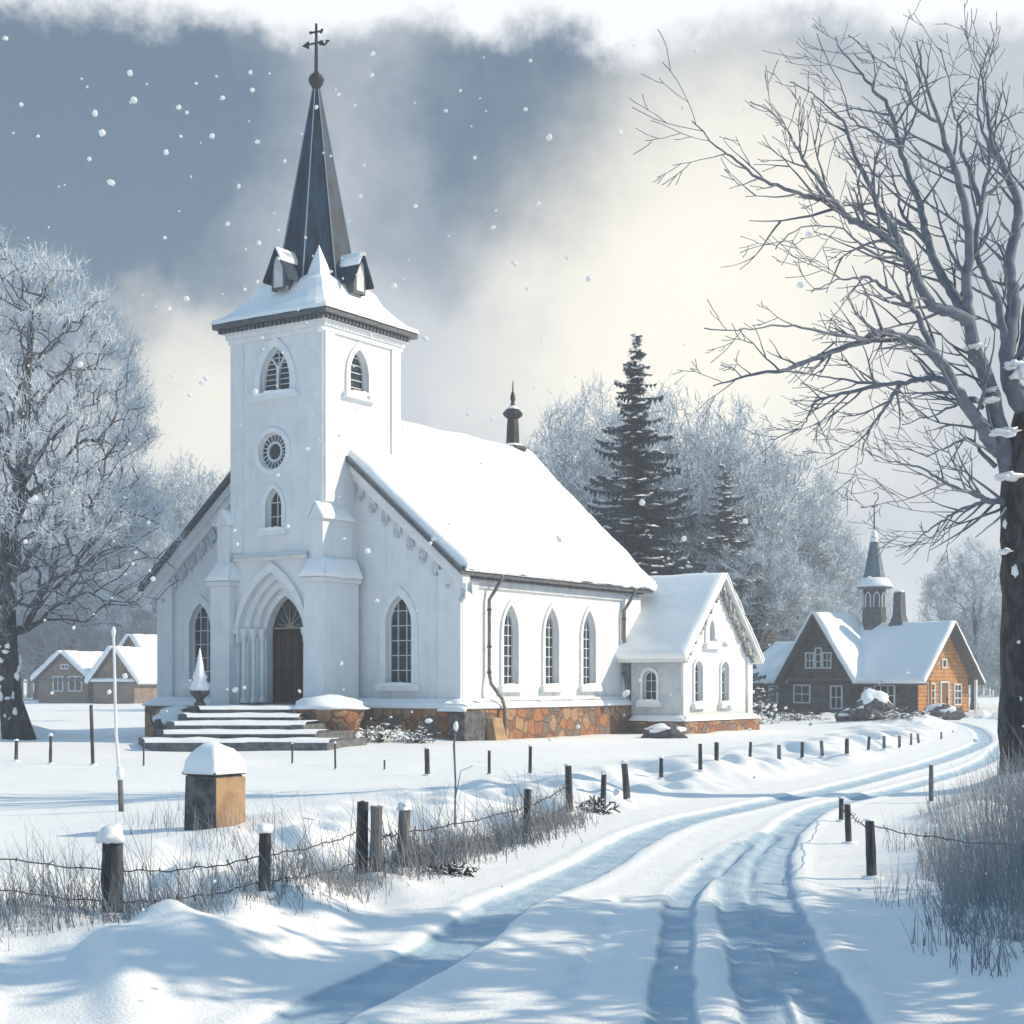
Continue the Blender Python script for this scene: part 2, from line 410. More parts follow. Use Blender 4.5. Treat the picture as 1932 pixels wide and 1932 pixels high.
def terrain(x, y):
    x = np.asarray(x, float); y = np.asarray(y, float); shp = x.shape; x = x.ravel(); y = y.ravel()
    r = np.hypot(x, y)
    near = (r < 130)
    h = .10*vnoise(x*.23, y*.23, 1)+.05*vnoise(x*.7, y*.7, 2)+.9*vnoise(x*.012, y*.012, 9)*sstep(120, 400, r)
    rut = np.zeros_like(h)
    if near.any():
        xn, yn = x[near], y[near]
        dm, sg = dline(xn, yn, RM); da, _ = dline(xn, yn, RA); db, _ = dline(xn, yn, RB)
        dc, _ = dline(xn, yn, RC); dd, _ = dline(xn, yn, RD)
        off = sstep(1.9, 3.4, dm)
        # wind ridges running from the fence down to the track
        rx = xn*.95+yn*.30; ry = -xn*.30+yn*.95
        wob = .5*vnoise(rx*.5, ry*.35, 21)
        ridge = vnoise(rx*1.25+wob*1.6, ry*.36, 5); ridge2 = vnoise(rx*2.8+wob, ry*.8, 6)
        hh = h[near]*(.3+.7*off)
        bankm = off*(1-sstep(4.2, 7.5, dm))
        hh = hh+bankm*(.40*ridge+.24*ridge2)+.17*off*(1-sstep(5.0, 9, dm))
        yard = sstep(4.0, 7.5, dm)
        hh = hh+yard*(.05*vnoise(xn*.35, yn*.8, 8))
        wob2 = .045*vnoise(xn*2.2, yn*2.2, 31)
        def trench(d, w, dep): return -dep*(1-sstep(w*.55, w*1.1, d+wob2))+.016*np.exp(-((d-w*1.35)/.10)**2)
        hh = hh+trench(da, .30, .055)+trench(db, .25, .055)+trench(dc, .16, .035)+trench(dd, .19, .04)
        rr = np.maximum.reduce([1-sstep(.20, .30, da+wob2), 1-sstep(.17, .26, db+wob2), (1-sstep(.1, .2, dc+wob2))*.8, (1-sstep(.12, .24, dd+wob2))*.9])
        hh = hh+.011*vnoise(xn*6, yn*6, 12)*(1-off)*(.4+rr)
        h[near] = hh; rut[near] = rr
    for mx, my, sx, sy, mh in MOUNDS:
        h = h+mh*np.exp(-((x-mx)/sx)**2-((y-my)/sy)**2)
    return h.reshape(shp), rut.reshape(shp)
MOUNDS += [(-10.5, 54.2, 1.2, .9, .25), (-5.2, 53.2, 1.6, .8, .3), (-3.9, 53.0, 1.4, .6, .22), (-4.3, 22.6, 1.3, 1.1, .12),
           (-18.6, 58.5, 1.6, 1.4, .55), (9.6, 28, 1.3, 1.2, .4)]
for k_ in range(9):                                      # a line of footprints up the track
    x_, y_ = flat(1075+13*k_+(9 if k_ % 2 else -9), 1868-22*k_); MOUNDS.append((x_, y_, .075, .15, -.06))
def gz(x, y): return float(terrain(np.array([x]), np.array([y]))[0][0])
def G(px, py):                                           # where the sight line through this point of the photo meets the snow
    z = 0.0
    for _ in range(18):
        Y = (CAMZ-z)*F/(py-HZ); x = (px-966)/F*Y; z = .65*z+.35*gz(x, Y)
    return (x, Y, z)
def at(px, py, Y): return Vector(((px-966)/F*Y, Y, CAMZ+(HZ-py)/F*Y))
def make_ground():
    th = np.concatenate([np.linspace(-180, -40, 40), np.linspace(-38, -22, 24), np.linspace(-21.6, 21.6, 620), np.linspace(22, 38, 24), np.linspace(40, 180, 40)[:-1]])
    rad = np.concatenate([[.6, 1.5, 3, 5], np.geomspace(6, 70, 520), np.geomspace(71, 300, 90), np.geomspace(310, 7000, 30)])
    TH, RR = np.meshgrid(np.radians(th), rad)
    X = RR*np.sin(TH); Y = RR*np.cos(TH); Z, rut = terrain(X, Y)
    n1 = len(th); n2 = len(rad)
    verts = np.stack([X.ravel(), Y.ravel(), Z.ravel()], 1)
    i, j = np.meshgrid(np.arange(n1), np.arange(n2-1)); i2 = (i+1) % n1
    faces = np.stack([j*n1+i, j*n1+i2, (j+1)*n1+i2, (j+1)*n1+i], -1).reshape(-1, 4)[:, ::-1]
    me = bpy.data.meshes.new('snowy_ground')
    nv = len(verts); nf = len(faces)
    me.vertices.add(nv+1); co = np.vstack([verts, [[0, 0, float(Z[0].mean())]]]); me.vertices.foreach_set('co', co.ravel())
    tri = [(nv, (k+1) % n1, k) for k in range(n1)]
    me.loops.add(nf*4+len(tri)*3); me.polygons.add(nf+len(tri))
    me.loops.foreach_set('vertex_index', np.concatenate([faces.ravel(), np.array(tri).ravel()]))
    me.polygons.foreach_set('loop_start', np.concatenate([np.arange(nf)*4, nf*4+np.arange(len(tri))*3]))
    me.polygons.foreach_set('loop_total', np.concatenate([np.full(nf, 4), np.full(len(tri), 3)]))
    me.update(calc_edges=True); me.validate()
    bm = bmesh.new(); bm.from_mesh(me); bmesh.ops.recalc_face_normals(bm, faces=bm.faces)
    if sum(f.normal.z for f in list(bm.faces)[:50]) < 0: bmesh.ops.reverse_faces(bm, faces=bm.faces)
    bm.to_mesh(me); bm.free(); me.shade_smooth()
    at_ = me.attributes.new('rut', 'FLOAT', 'POINT'); at_.data.foreach_set('value', np.append(rut.ravel(), 0))
    m = bpy.data.materials.new('ground_snow'); m.use_nodes = True; t = NT(m.node_tree); t.n.clear()
    co = t.node('ShaderNodeTexCoord').outputs['Object']
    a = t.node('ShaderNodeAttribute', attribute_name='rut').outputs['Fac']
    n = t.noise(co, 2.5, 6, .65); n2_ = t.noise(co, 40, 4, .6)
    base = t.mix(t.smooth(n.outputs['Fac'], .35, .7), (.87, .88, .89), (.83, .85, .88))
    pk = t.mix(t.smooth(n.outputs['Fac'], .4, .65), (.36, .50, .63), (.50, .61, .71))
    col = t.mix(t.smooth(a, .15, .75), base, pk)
    n3_ = t.noise(co, 13, 6, .75)
    hgt = t.math('ADD', n.outputs['Fac'], t.math('MULTIPLY', n2_.outputs['Fac'], .3))
    hgt = t.math('ADD', hgt, t.math('MULTIPLY', t.math('MULTIPLY', n3_.outputs['Fac'], t.smooth(a, .05, .5, .12, 1.0)), .9))
    bn = t.node('ShaderNodeBump', ins={'Strength': .8, 'Distance': .03, 'Height': hgt})
    b = t.node('ShaderNodeBsdfPrincipled', ins={'Base Color': col, 'Roughness': .6, 'Normal': bn.outputs[0], 'Specular IOR Level': .3})
    t.node('ShaderNodeOutputMaterial', ins={'Surface': b.outputs[0]})
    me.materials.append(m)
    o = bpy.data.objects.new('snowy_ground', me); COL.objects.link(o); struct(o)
make_ground()

# ------------------------------------------------------------------ church
CH_RZ = math.atan2(-.549, .836)
ch = thing('church', (-1.78, 53.5, 0), CH_RZ, 'large white plastered church with tall dark slate spire and snow-covered roof', 'church')
LW = -14.5; RIDGE = -7.25; BE = 12.7
front = lambda b0: (lambda s, z, d: (s, b0-d, z))
side = lambda a0: (lambda s, z, d: (a0+d, s, z))
ff, fs_ = front(0), side(0)
EZ = 6.1; RZ_ = 12.2
# gable facade and side wall, with real openings
fw = [(-2.62, 1.95, 1.14, 3.15), (-12.25, 1.95, 1.14, 3.15)]
wall(ff, [(LW, 1.2), (0, 1.2), (0, EZ), (RIDGE, RZ_), (LW, EZ)], [arch(c, z, w, h) for c, z, w, h in fw], .25, 'gable_wall', stucco, ch)
sw = [(3.1, 1.9, .98, 2.95), (5.9, 1.9, .98, 2.95), (8.65, 1.9, .98, 2.95)]
wall(fs_, [(0, 1.2), (BE, 1.2), (BE, EZ), (0, EZ)], [arch(c, z, w, h, 1.25) for c, z, w, h in sw], .25, 'nave_wall', stucco, ch)
MB().box(LW, LW+.02, 0, BE, 1.2, EZ).build('nave_wall', stucco, ch)
MB().prism([(LW, 1.2), (0, 1.2), (0, EZ), (RIDGE, RZ_), (LW, EZ)], lambda s, z, d: (s, BE-d+(2.2 if abs(s-RIDGE) < .01 else 0), z), 0, .1).build('rear_wall', stucco, ch)
for c, z, w, h in fw: window(ch, ff, c, z, w, h, cols=3, rows=6, surround=.27)
for c, z, w, h in sw: window(ch, fs_, c, z, w, h, 1.25, cols=3, rows=8, surround=.15)
# shutters beside the facade windows' panes read as a dark outer reveal
# pilasters
for q_ in ((-.85, .1, -.12, -.002, 1.2, 5.95), (LW-.02, LW+.8, -.12, -.002, 1.2, 5.95), (.002, .12, 0, .95, 1.2, 5.55), (.002, .12, 11.35, BE, 1.2, 5.55)): MB().box(*q_).build('pilaster', stucco, ch, bevel=.01)
# base: granite plinth, sloped water table under snow
pb = MB(); pb.box(LW-.4, .42, -.42, 0, -.3, 1.12); pb.box(0.001, .42, 0.001, BE+.3, -.3, 1.12); pb.box(LW-.4, LW, 0, BE+.3, -.3, 1.12)
pb.build('plinth', stone, ch, bevel=.03)
wt = MB()
wt.add([(LW-.45, -.47, 1.12), (.47, -.47, 1.12), (.02, -.02, 1.5), (LW+.02, -.02, 1.5), (LW-.45, 0, 1.12), (.47, 0, 1.12)], [(0, 1, 2, 3), (0, 3, 4), (1, 5, 2), (0, 4, 5, 1)])
wt.add([(.47, -.47, 1.12), (.47, BE+.35, 1.12), (.02, BE, 1.5), (.02, -.02, 1.5)], [(0, 1, 2, 3)])
wt.build('water_table', trim, ch)
snow_slab('plinth_snow', (LW-.5, -.5, 1.15), (.5, -.5, 1.15), (.1, -.08, 1.47), (LW, -.08, 1.47), .09, ch, 70, 4, 3)
snow_slab('plinth_snow', (.5, -.5, 1.15), (.5, BE+.35, 1.15), (.08, BE, 1.47), (.08, -.08, 1.47), .08, ch, 60, 4, 4)
# corner pier stones
cp = MB(); cp.box(.0, .62, -.62, .75, -.3, 1.04); cp.build('corner_pier', dark_stone, ch, bevel=.04)
snow_slab('plinth_snow', (-.5, -.7, 1.06), (.7, -.7, 1.06), (.35, .1, 1.40), (-.4, -.2, 1.45), .1, ch, 10, 6, 8)
cp = MB(); cp.add([(.62, .75, -.2), (1.05, .75, -.2), (1.05, 1.45, -.2), (.42, 1.45, -.2), (.46, .75, .85), (.8, .8, .8), (.8, 1.4, .8), (.43, 1.45, .85)],
                  [(0, 1, 5, 4), (1, 2, 6, 5), (2, 3, 7, 6), (4, 5, 6, 7)]); cp.build('buttress_stone', tan_stone, ch)
cp = MB().box(.1, .75, 11.9, BE+.55, -.3, 1.15).build('corner_pier', stone, ch, bevel=.04)
snow_slab('plinth_snow', (.1, 11.8, 1.6), (.8, 11.8, 1.15), (.8, BE+.65, 1.15), (.1, BE+.65, 1.6), .1, ch, 8, 8, 9)
# roof decks (dark fascia) and snow
OV = .62; sl = (RZ_-EZ)/(-RIDGE)
def roof_pt(a, b, up=0): return (a, b, EZ+(-abs(a-RIDGE)-RIDGE)*sl+up)
ea, eb = .48, LW-.55
bR, bE = 15.3, 13.1
for sgn, ax in ((1, ea), (-1, eb)):
    q = [roof_pt(ax, -OV, .0), roof_pt(ax, bE, .0), roof_pt(RIDGE, bR, .0), roof_pt(RIDGE, -OV, .0)]
    d = MB(); d.add([Vector(p) for p in q]+[Vector(p)+Vector((0, 0, .2)) for p in q], [(0, 1, 2, 3), (4, 5, 6, 7), (0, 1, 5, 4), (1, 2, 6, 5), (2, 3, 7, 6), (3, 0, 4, 7)])
    d.build('roof', dark_trim, ch)
    off = .12
    q = [roof_pt(ax+sgn*.06, -OV+.16, .2), roof_pt(ax+sgn*.06, bE+.1, .2), roof_pt(RIDGE, bR+.1, .2), roof_pt(RIDGE, -OV+.16, .2)]
    snow_slab('roof_snow', q[0], q[1], q[2], q[3], .30, ch, 46, 36, 11+sgn)
# white rake moulding just under the deck and stepped frieze with corbels
def rake(a0, a1, name_seed):
    mb = MB()
    for up0, up1, d0, d1 in ((-.34, -.02, .0, OV-.22), (-.62, -.34, .0, .22)):
        P = [(a0, EZ+(-abs(a0-RIDGE)-RIDGE)*sl+up0), (a1, EZ+(-abs(a1-RIDGE)-RIDGE)*sl+up0), (a1, EZ+(-abs(a1-RIDGE)-RIDGE)*sl+up1), (a0, EZ+(-abs(a0-RIDGE)-RIDGE)*sl+up1)]
        mb.prism(P, ff, d0, d1)
    mb.build('rake_moulding', trim, ch)
    cb = MB(); n = int(abs(a1-a0)/.52)
    for i in range(n):
        a = a0+(a1-a0)*(i+.5)/n; z = EZ+(-abs(a-RIDGE)-RIDGE)*sl-.64
        cb.prism(arch(a, z-.42, .30, .44, n=4)[::1], ff, .0, .10)
        cb.prism([(a-.05, z-.55), (a+.05, z-.55), (a+.09, z-.40), (a-.09, z-.40)], ff, .0, .15)
        cb.prism([(a+.12, z-.06-.0*i), (a+.42, z-.06-.26), (a+.42, z-.26+.34), (a+.12, z+.2)], ff, .0, .06)
    cb.build('corbel_frieze', mat_corbel, ch)
mat_corbel = mat('corbel_plaster', (.42, .46, .51), .8, (.62, .65, .69), 6)
rake(.40, -4.6, 0); rake(LW-.45, -8.7, 1)
# side cornice under the eave: white frieze, dark dentils
MB().prism([(0, 5.35), (11.4, 5.35), (11.4, 5.62), (0, 5.62)], fs_, .0, .1).build('frieze', stucco_grey_shaded, ch)
dn = MB(); 
for i in range(56):
    s0 = .1+i*.225
    if random.random() < .93: dn.box(.06, .26+.06*random.random(), s0, s0+.13, 5.66, 5.92+.04*random.random())
dn.box(.0, .30, 0, BE, 5.92, 6.02); dn.build('dentil_cornice', dark_trim, ch)
MB().tube([(ea+.02, -OV+.1, 5.93), (ea+.02, bE, 5.90)], .075, 8).build('gutter', gutter_m, ch, smooth=True)
for b0, nm in ((1.55, 0), (11.25, 1)):
    p = MB().tube([(ea-.02, b0+.3, 5.95), (ea, b0+.34, 5.72), (.32, b0+.2, 5.35), (.16, b0, 4.95), (.16, b0, 2.35), (.26, b0-.03, 2.0), (.55, b0+.25, 1.45), (.62, b0+.3, 1.1), (.62, b0+.3, .05)], .065, 8).build('downpipe', gutter_m, ch, smooth=True)
    for z in (4.6, 3.3, 2.4): MB().lathe([(.09, -.03), (.09, .03)], (.16, b0, z), 8).build('pipe_bracket', iron, p)
# tower
A0, A1, B0, B1, TZ = -8.93, -4.55, -1.8, 2.5, 15.0
tf, ts = front(B0), side(A1)
PC = -6.95
wall(tf, [(A0, 1.2), (A1, 1.2), (A1, TZ), (A0, TZ)], [arch(PC, 1.25, 3.3, 4.75, .9), arch(-6.80, 12.35, 1.42, 1.72, 1.0), arch(-6.86, 7.5, .78, 1.5),
     [(-6.92+.66*math.cos(t), 10.32+.66*math.sin(t)) for t in np.linspace(0, 2*math.pi, 25)[:-1]]], .3, 'tower_wall', stucco, ch)
wall(ts, [(B0, 1.2), (B1, 1.2), (B1, TZ), (B0, TZ)], [arch(.10, 12.4, 1.05, 1.62)], .3, 'tower_wall', stucco, ch)
MB().prism([(A0, 5), (A1, 5), (A1, TZ), (A0, TZ)], front(B1), -.05, 0).build('tower_wall', stucco, ch)
MB().prism([(B0, 5), (B1, 5), (B1, TZ), (B0, TZ)], side(A0), 0, .05).build('tower_wall', stucco, ch)
MB().prism([(B0, 1.2), (0, 1.2), (0, 5), (B0, 5)], side(A0), 0, .05).build('tower_wall', stucco, ch)
pp = MB(); pp.box(A0+.002, A0+.6, B0-.07, B0-.001, 6.75, 14.35); pp.box(A1-.7, A1-.002, B0-.07, B0-.001, 6.75, 14.35)
pp.box(A1+.001, A1+.07, B0+.002, B0+.5, 8.4, 14.35); pp.box(A1+.001, A1+.07, B1-.5, B1, 8.4, 14.35); pp.build('corner_strip', stucco, ch)
cn = MB()
for z0, z1, e in ((14.35, 14.52, .10), (14.52, 14.70, .17), (14.70, 14.86, .26)):
    cn.box(A0-e, A1+e, B0-e, B1+e, z0, z1)
cn.build('tower_cornice', trim, ch, bevel=.02)
dn = MB()
for i in range(24):
    s0 = A0-.3+i*.205; dn.box(s0, s0+.11, B0-.40, B0-.262, 14.72, 14.87); dn.box(A1+.262, A1+.40, B0-.3+i*.2, B0-.19+i*.2, 14.72, 14.87)
dn.box(A0-.50, A1+.50, B0-.50, B1+.50, 14.88, 15.06); dn.build('tower_eaves', dark_trim, ch)
window(ch, tf, -6.80, 12.35, 1.42, 1.72, cols=2, rows=9, surround=.28, mullion=True, name='belfry_window')
window(ch, ts, .10, 12.4, 1.05, 1.62, cols=1, rows=6, surround=.22, name='belfry_window')
window(ch, tf, -6.86, 7.5, .78, 1.5, cols=2, rows=3, surround=.14)
# rose window
def circ(r, n=33): return [(-6.92+r*math.cos(t), 10.32+r*math.sin(t)) for t in np.linspace(0, 2*math.pi, n)]
rw = MB().ring(circ(.84), circ(.66), tf, -.02, .09).build('rose_window', trim, ch)
MB().prism(circ(.66)[:-1], tf, -.2, -.16).build('pane', glass, rw)
tr = MB().ring(circ(.36), circ(.29), tf, -.16, -.07); tr.ring(circ(.66), circ(.60), tf, -.16, -.08)
for k in range(20):
    t0 = 2*math.pi*k/20; c_, s_ = math.cos(t0), math.sin(t0)
    tr.prism([(-6.92+.35*c_-.014*s_, 10.32+.35*s_+.014*c_), (-6.92+.61*c_-.014*s_, 10.32+.61*s_+.014*c_), (-6.92+.61*c_+.014*s_, 10.32+.61*s_-.014*c_), (-6.92+.35*c_+.014*s_, 10.32+.35*s_-.014*c_)], tf, -.16, -.09)
tr.build('tracery', barm, rw)
# string course
MB().prism([(A0+.2, 6.42), (A1-.7, 6.42), (A1-.7, 6.60), (A0+.2, 6.60)], tf, 0, .16).build('string_course', trim, ch, bevel=.02)
snow_slab('string_snow', (A0+.2, B0-.17, 6.6), (A1-.7, B0-.17, 6.6), (A1-.7, B0-.01, 6.64), (A0+.2, B0-.01, 6.64), .06, ch, 20, 2, 5)
# buttresses with snowy caps
for a0, a1 in ((-9.62, -8.68), (-5.14, -4.25)):
    b = MB(); b.box(a0, a1, -2.2, -.25, 1.1, 5.55); b.box(a0-.1, a1+.1, -2.3, -.2, 5.55, 5.72)
    b.add([(a0-.1, -2.3, 5.72), (a1+.1, -2.3, 5.72), (a1+.1, -.2, 5.72), (a0-.1, -.2, 5.72), (a0+.12, -1.9, 6.45), (a1-.12, -1.9, 6.45), (a1-.12, -.3, 6.45), (a0+.12, -.3, 6.45)],
          [(0, 1, 5, 4), (1, 2, 6, 5), (2, 3, 7, 6), (3, 0, 4, 7), (4, 5, 6, 7)])
    b.box(a0+.18, a1-.18, -2.02, -.4, 6.40, 7.75)
    am = (a0+a1)/2
    b.add([(a0+.1, -2.1, 7.75), (a1-.1, -2.1, 7.75), (am, -2.1, 8.35), (a0+.1, -.4, 7.75), (a1-.1, -.4, 7.75), (am, -.4, 8.35)], [(0, 1, 2), (3, 5, 4), (0, 2, 5, 3), (1, 4, 5, 2), (0, 3, 4, 1)])
    bo = b.build('buttress', stucco, ch, bevel=.015)
    snow_slab('buttress_snow', (a0-.14, -2.35, 5.74), (a1+.14, -2.35, 5.74), (a1-.1, -1.95, 6.42), (a0+.1, -1.95, 6.42), .12, bo, 10, 6, a0)
    snow_slab('buttress_snow', (a1+.15, -2.35, 5.72), (a1+.15, -.2, 5.72), (a1-.1, -.3, 6.4), (a1-.1, -1.95, 6.4), .12, bo, 10, 6, a0)
    snow_slab('buttress_snow', (a1-.06, -2.15, 7.76), (a1-.06, -.4, 7.76), (am, -.4, 8.37), (am, -2.15, 8.37), .1, bo, 10, 6, a0+2)
    snow_slab('buttress_snow', (a0+.06, -2.15, 7.76), (a0+.06, -.4, 7.76), (am, -.4, 8.37), (am, -2.15, 8.37), .1, bo, 10, 6, a0+3)
# portal: stepped archivolts over colonettes
po = MB().ring(arch(PC, 4.0, 3.66, 2.36, .9), arch(PC, 4.0, 3.3, 2.0, .9), tf, -.02, .14).build('portal', trim, ch, bevel=.015)
rings = [(3.3, 2.0, 2.72, 1.74, .18), (2.72, 1.74, 2.2, 1.45, .42), (2.2, 1.45, 1.78, 1.18, .66)]
for wo, ho, wi, hi_, d in rings:
    zf = 4.0
    MB().ring(arch(PC, zf, wo, ho, .9), arch(PC, zf, wi, hi_, .9), tf, -1.1, -d).build('archivolt', trim, po)
    for sg in (-1, 1):
        x0 = PC+sg*wi/2; x1 = PC+sg*wo/2
        MB().box(min(x0, x1), max(x0, x1), B0+d, B0+1.1, 1.3, 4.0-.002).build('jamb', stucco, po)
        cx = PC+sg*(wi+.16)/2
        co_ = MB().lathe([(.14, 0), (.14, .12), (.095, .2), (.085, 1.6), (.08, 2.3), (.15, 2.5), (.18, 2.7)], (cx+sg*.06, B0+d-.06, 1.3), 10)
        co_.build('colonette', trim, po, smooth=False)
for sg in (-1, 1):
    x0, x1 = sorted((PC+sg*1.5, PC+sg*1.82)); MB().box(x0, x1, B0-.2, B0+.15, 3.80, 3.99).box(x0+.04, x1-.04, B0-.14, B0+.1, 3.5, 3.80).build('impost', trim, po)
dr = MB().prism([(PC-.89, 1.3), (PC+.89, 1.3), (PC+.89, 4.02), (PC-.89, 4.02)], tf, -1.06, -1.0).build('door', door_m, ch)
MB().box(PC-.02, PC+.02, B0+.975, B0+1.0, 1.32, 4.0).build('door_seam', iron, dr)
dp = MB()
for i in range(4):
    for j in range(2):
        x = PC-.66+i*.44; z = 1.55+j*1.25
        dp.ring([(x-.17, z), (x-.17, z+1.05), (x+.17, z+1.05), (x+.17, z), (x-.17, z)], [(x-.13, z+.04), (x-.13, z+1.01), (x+.13, z+1.01), (x+.13, z+.04), (x-.13, z+.04)], tf, -1.0, -.965)
dp.build('door_panelling', door_m, dr)
MB().lathe([(.03, 0), (.045, .03), (.03, .06)], (PC+.1, B0+.95, 2.45), 8).build('door_handle', iron, dr)
tm = MB().prism(arch(PC, 4.0, 1.8, 1.2, .9), tf, -1.06, -1.0).build('tympanum', glass, ch)
tt = MB()
for k in range(7):
    t0 = math.pi*(k+.5)/7; L = .88 if 1 < k < 5 else .68
    tt.tube([(PC, B0+.98, 4.04), (PC+.5*L*math.cos(t0)+.03*(-1)**k, B0+.95, 4.04+.55*L*math.sin(t0)), (PC+L*math.cos(t0), B0+.97, 4.04+L*math.sin(t0)*1.05)], [.035, .022, .012], 5)
tt.tube([(PC-.89, B0+.95, 4.02), (PC+.89, B0+.95, 4.02)], .04, 6); tt.build('fan_tracery', tracery_m, tm)
MB().box(PC-1.0, PC+1.0, B0-.1, B0+1.05, 1.14, 1.32).build('threshold', step_stone, ch)
MB().box(A0-.35, PC-1.66, B0-.35, B0+.02, -.3, 1.12).build('tower_plinth', stone, ch, bevel=.03)
MB().box(PC+1.66, A1+.35, B0-.5, 0, -.3, 1.12).build('tower_plinth', stone, ch, bevel=.03)
# skirt roof of snow with broaches
TCx, TCy = (A0+A1)/2, (B0+B1)/2; EW = (A1-A0)/2+.55; EH = (B1-B0)/2+.55
def apo(z): return max(.12, 1.52-(z-16.2)*1.38/7.7)
sk = MB(); lv = [(1.0, 15.06, 0), (.985, 15.2, 0), (.93, 15.36, 0), (.80, 15.68, 0), (.68, 16.05, 0), (.60, 16.45, 0), (.5, 16.7, 0)]
NS = 12; V = []
for k, z, _ in lv:
    hx, hy = EW*k, EH*k; per = []
    for (xa, ya), (xb, yb) in (((-1, -1), (1, -1)), ((1, -1), (1, 1)), ((1, 1), (-1, 1)), ((-1, 1), (-1, -1))):
        for i in range(NS):
            t_ = i/NS; X_, Y_ = xa+(xb-xa)*t_, ya+(yb-ya)*t_
            rr = 1-.06*(abs(X_*Y_))**6*(0 if k > .95 else 1)
            per.append((TCx+X_*hx*rr, TCy+Y_*hy*rr, z+.03*mnoise.noise(Vector((X_*4, Y_*4, z*3)))))
    V += per
n = NS*4
sk.add(V, [(j*n+i, j*n+(i+1) % n, (j+1)*n+(i+1) % n, (j+1)*n+i) for j in range(len(lv)-1) for i in range(n)]+[tuple(range((len(lv)-1)*n, len(lv)*n))])
for sx in (-1, 1):
    for sy in (-1, 1):
        ap = apo(17.85)/math.sqrt(2)+.03
        sk.add([(TCx+sx*1.66, TCy+sy*.45, 15.95), (TCx+sx*1.74, TCy+sy*1.74, 15.95), (TCx+sx*.45, TCy+sy*1.66, 15.95), (TCx+sx*ap, TCy+sy*ap, 17.85),
                (TCx+sx*1.36, TCy+sy*1.36, 16.55), (TCx+sx*1.40, TCy+sy*.62, 16.5), (TCx+sx*.62, TCy+sy*1.40, 16.5)],
               [(0, 1, 4, 5), (1, 2, 6, 4), (5, 4, 3), (4, 6, 3)])
sko = sk.build('skirt_roof_snow', roof_snow_m, ch, smooth=False)
sp = MB(); oc = lambda z: apo(z)/math.cos(math.pi/8)
zs = [15.9, 18.5, 21, 23.9]
sp.lathe([(oc(z), z) for z in zs], (TCx, TCy, 0), 8, math.pi/8); spo = sp.build('spire', slate, ch)
rb = MB()
for k in range(8):
    th = math.pi/8+k*math.pi/4
    rb.tube([(TCx+oc(z)*math.cos(th), TCy+oc(z)*math.sin(th), z) for z in (16.1, 23.9)], [.035, .02], 5)
rb.build('spire_rib', mat('lead_rib', (.20, .26, .33), .5), spo)
fi = MB().lathe([(.1, 23.85), (.13, 23.95), (.24, 24.12), (.30, 24.27), (.24, 24.42), (.12, 24.52), (.07, 24.6)], (TCx, TCy, 0), 12)
fi.tube([(TCx, TCy, 24.5), (TCx, TCy, 26.35)], [.075, .05], 6)
cr = fi.build('finial', iron, ch)
cv = MB(); ux, uy = .836, .549   # cross arms lie across the view
ca = lambda s, z: (TCx+s*.86, TCy+s*.5, z)
cv.tube([ca(-.2, 26.02), ca(.22, 26.08)], .04, 6); cv.tube([ca(.16, 26.0), ca(.23, 26.15)], .05, 6); cv.tube([ca(-.26, 26.0), ca(-.16, 26.04)], .05, 6)
cv.tube([ca(-.42, 25.56), ca(.42, 25.72)], .035, 6)
th = .03
for pl_ in ([(-.52, 25.52), (-.28, 25.42), (-.28, 25.70)], [(.12, 25.56), (.3, 25.54), (.5, 25.74), (.14, 25.72)]):
    cv.add([Vector(ca(s, z))+Vector((0, -th, 0)) for s, z in pl_]+[Vector(ca(s, z))+Vector((0, th, 0)) for s, z in pl_],
           [tuple(range(len(pl_))), tuple(range(len(pl_), 2*len(pl_)))]+[(i, (i+1) % len(pl_), len(pl_)+(i+1) % len(pl_), len(pl_)+i) for i in range(len(pl_))])
cv.build('weather_vane', iron, cr)
# lucarnes
for q in range(4):
    ang = q*math.pi/2
    def rp(x, y, z, a=ang): return (TCx+x*math.cos(a)-y*math.sin(a), TCy+x*math.sin(a)+y*math.cos(a), z)
    lu = MB(); w_, z0, z1, zr, xo = .34, 16.1, 16.8, 17.5, 2.05
    lu.add([rp(1.1, -w_, z0), rp(xo, -w_, z0), rp(xo, w_, z0), rp(1.1, w_, z0), rp(1.1, -w_, z1), rp(xo, -w_, z1), rp(xo, w_, z1), rp(1.1, w_, z1), rp(xo, 0, zr-.1), rp(1.0, 0, zr-.1)],
           [(0, 1, 5, 4), (1, 2, 6, 8, 5), (2, 3, 7, 6), (5, 8, 9, 4), (6, 7, 9, 8)])
    lo_ = lu.build('lucarne', dark_trim, ch)
    rf = MB()
    for sy in (-1, 1):
        e0, e1 = (rp(xo+.2, sy*(w_+.24), z1-.42), rp(xo+.2, 0, zr)); g0, g1 = (rp(1.05, sy*(w_+.24), z1-.42), rp(.95, 0, zr))
        rf.add([e0, e1, g1, g0]+[(p[0], p[1], p[2]+.09) for p in (e0, e1, g1, g0)], [(0, 1, 2, 3), (4, 5, 6, 7), (0, 1, 5, 4), (1, 2, 6, 5), (2, 3, 7, 6), (3, 0, 4, 7)])
        up = lambda p, h=.1: (p[0], p[1], p[2]+h)
        m0 = [e0[i]*.45+e1[i]*.55 for i in range(3)]; m1 = [g0[i]*.45+g1[i]*.55 for i in range(3)]
        snow_slab('lucarne_snow', up(m0), up(e1), up(g1), up(m1), .08, lo_, 8, 8, q)
    rf.build('lucarne_roof', slate, lo_)
    f_ = lambda s, z, d, a=ang: (TCx+(xo+d)*math.cos(a)-s*math.sin(a), TCy+(xo+d)*math.sin(a)+s*math.cos(a), z)
    MB().prism(arch(0, z0+.1, .42, 1.15), f_, .0, .03).build('louvre', stucco_grey_shaded, lo_)
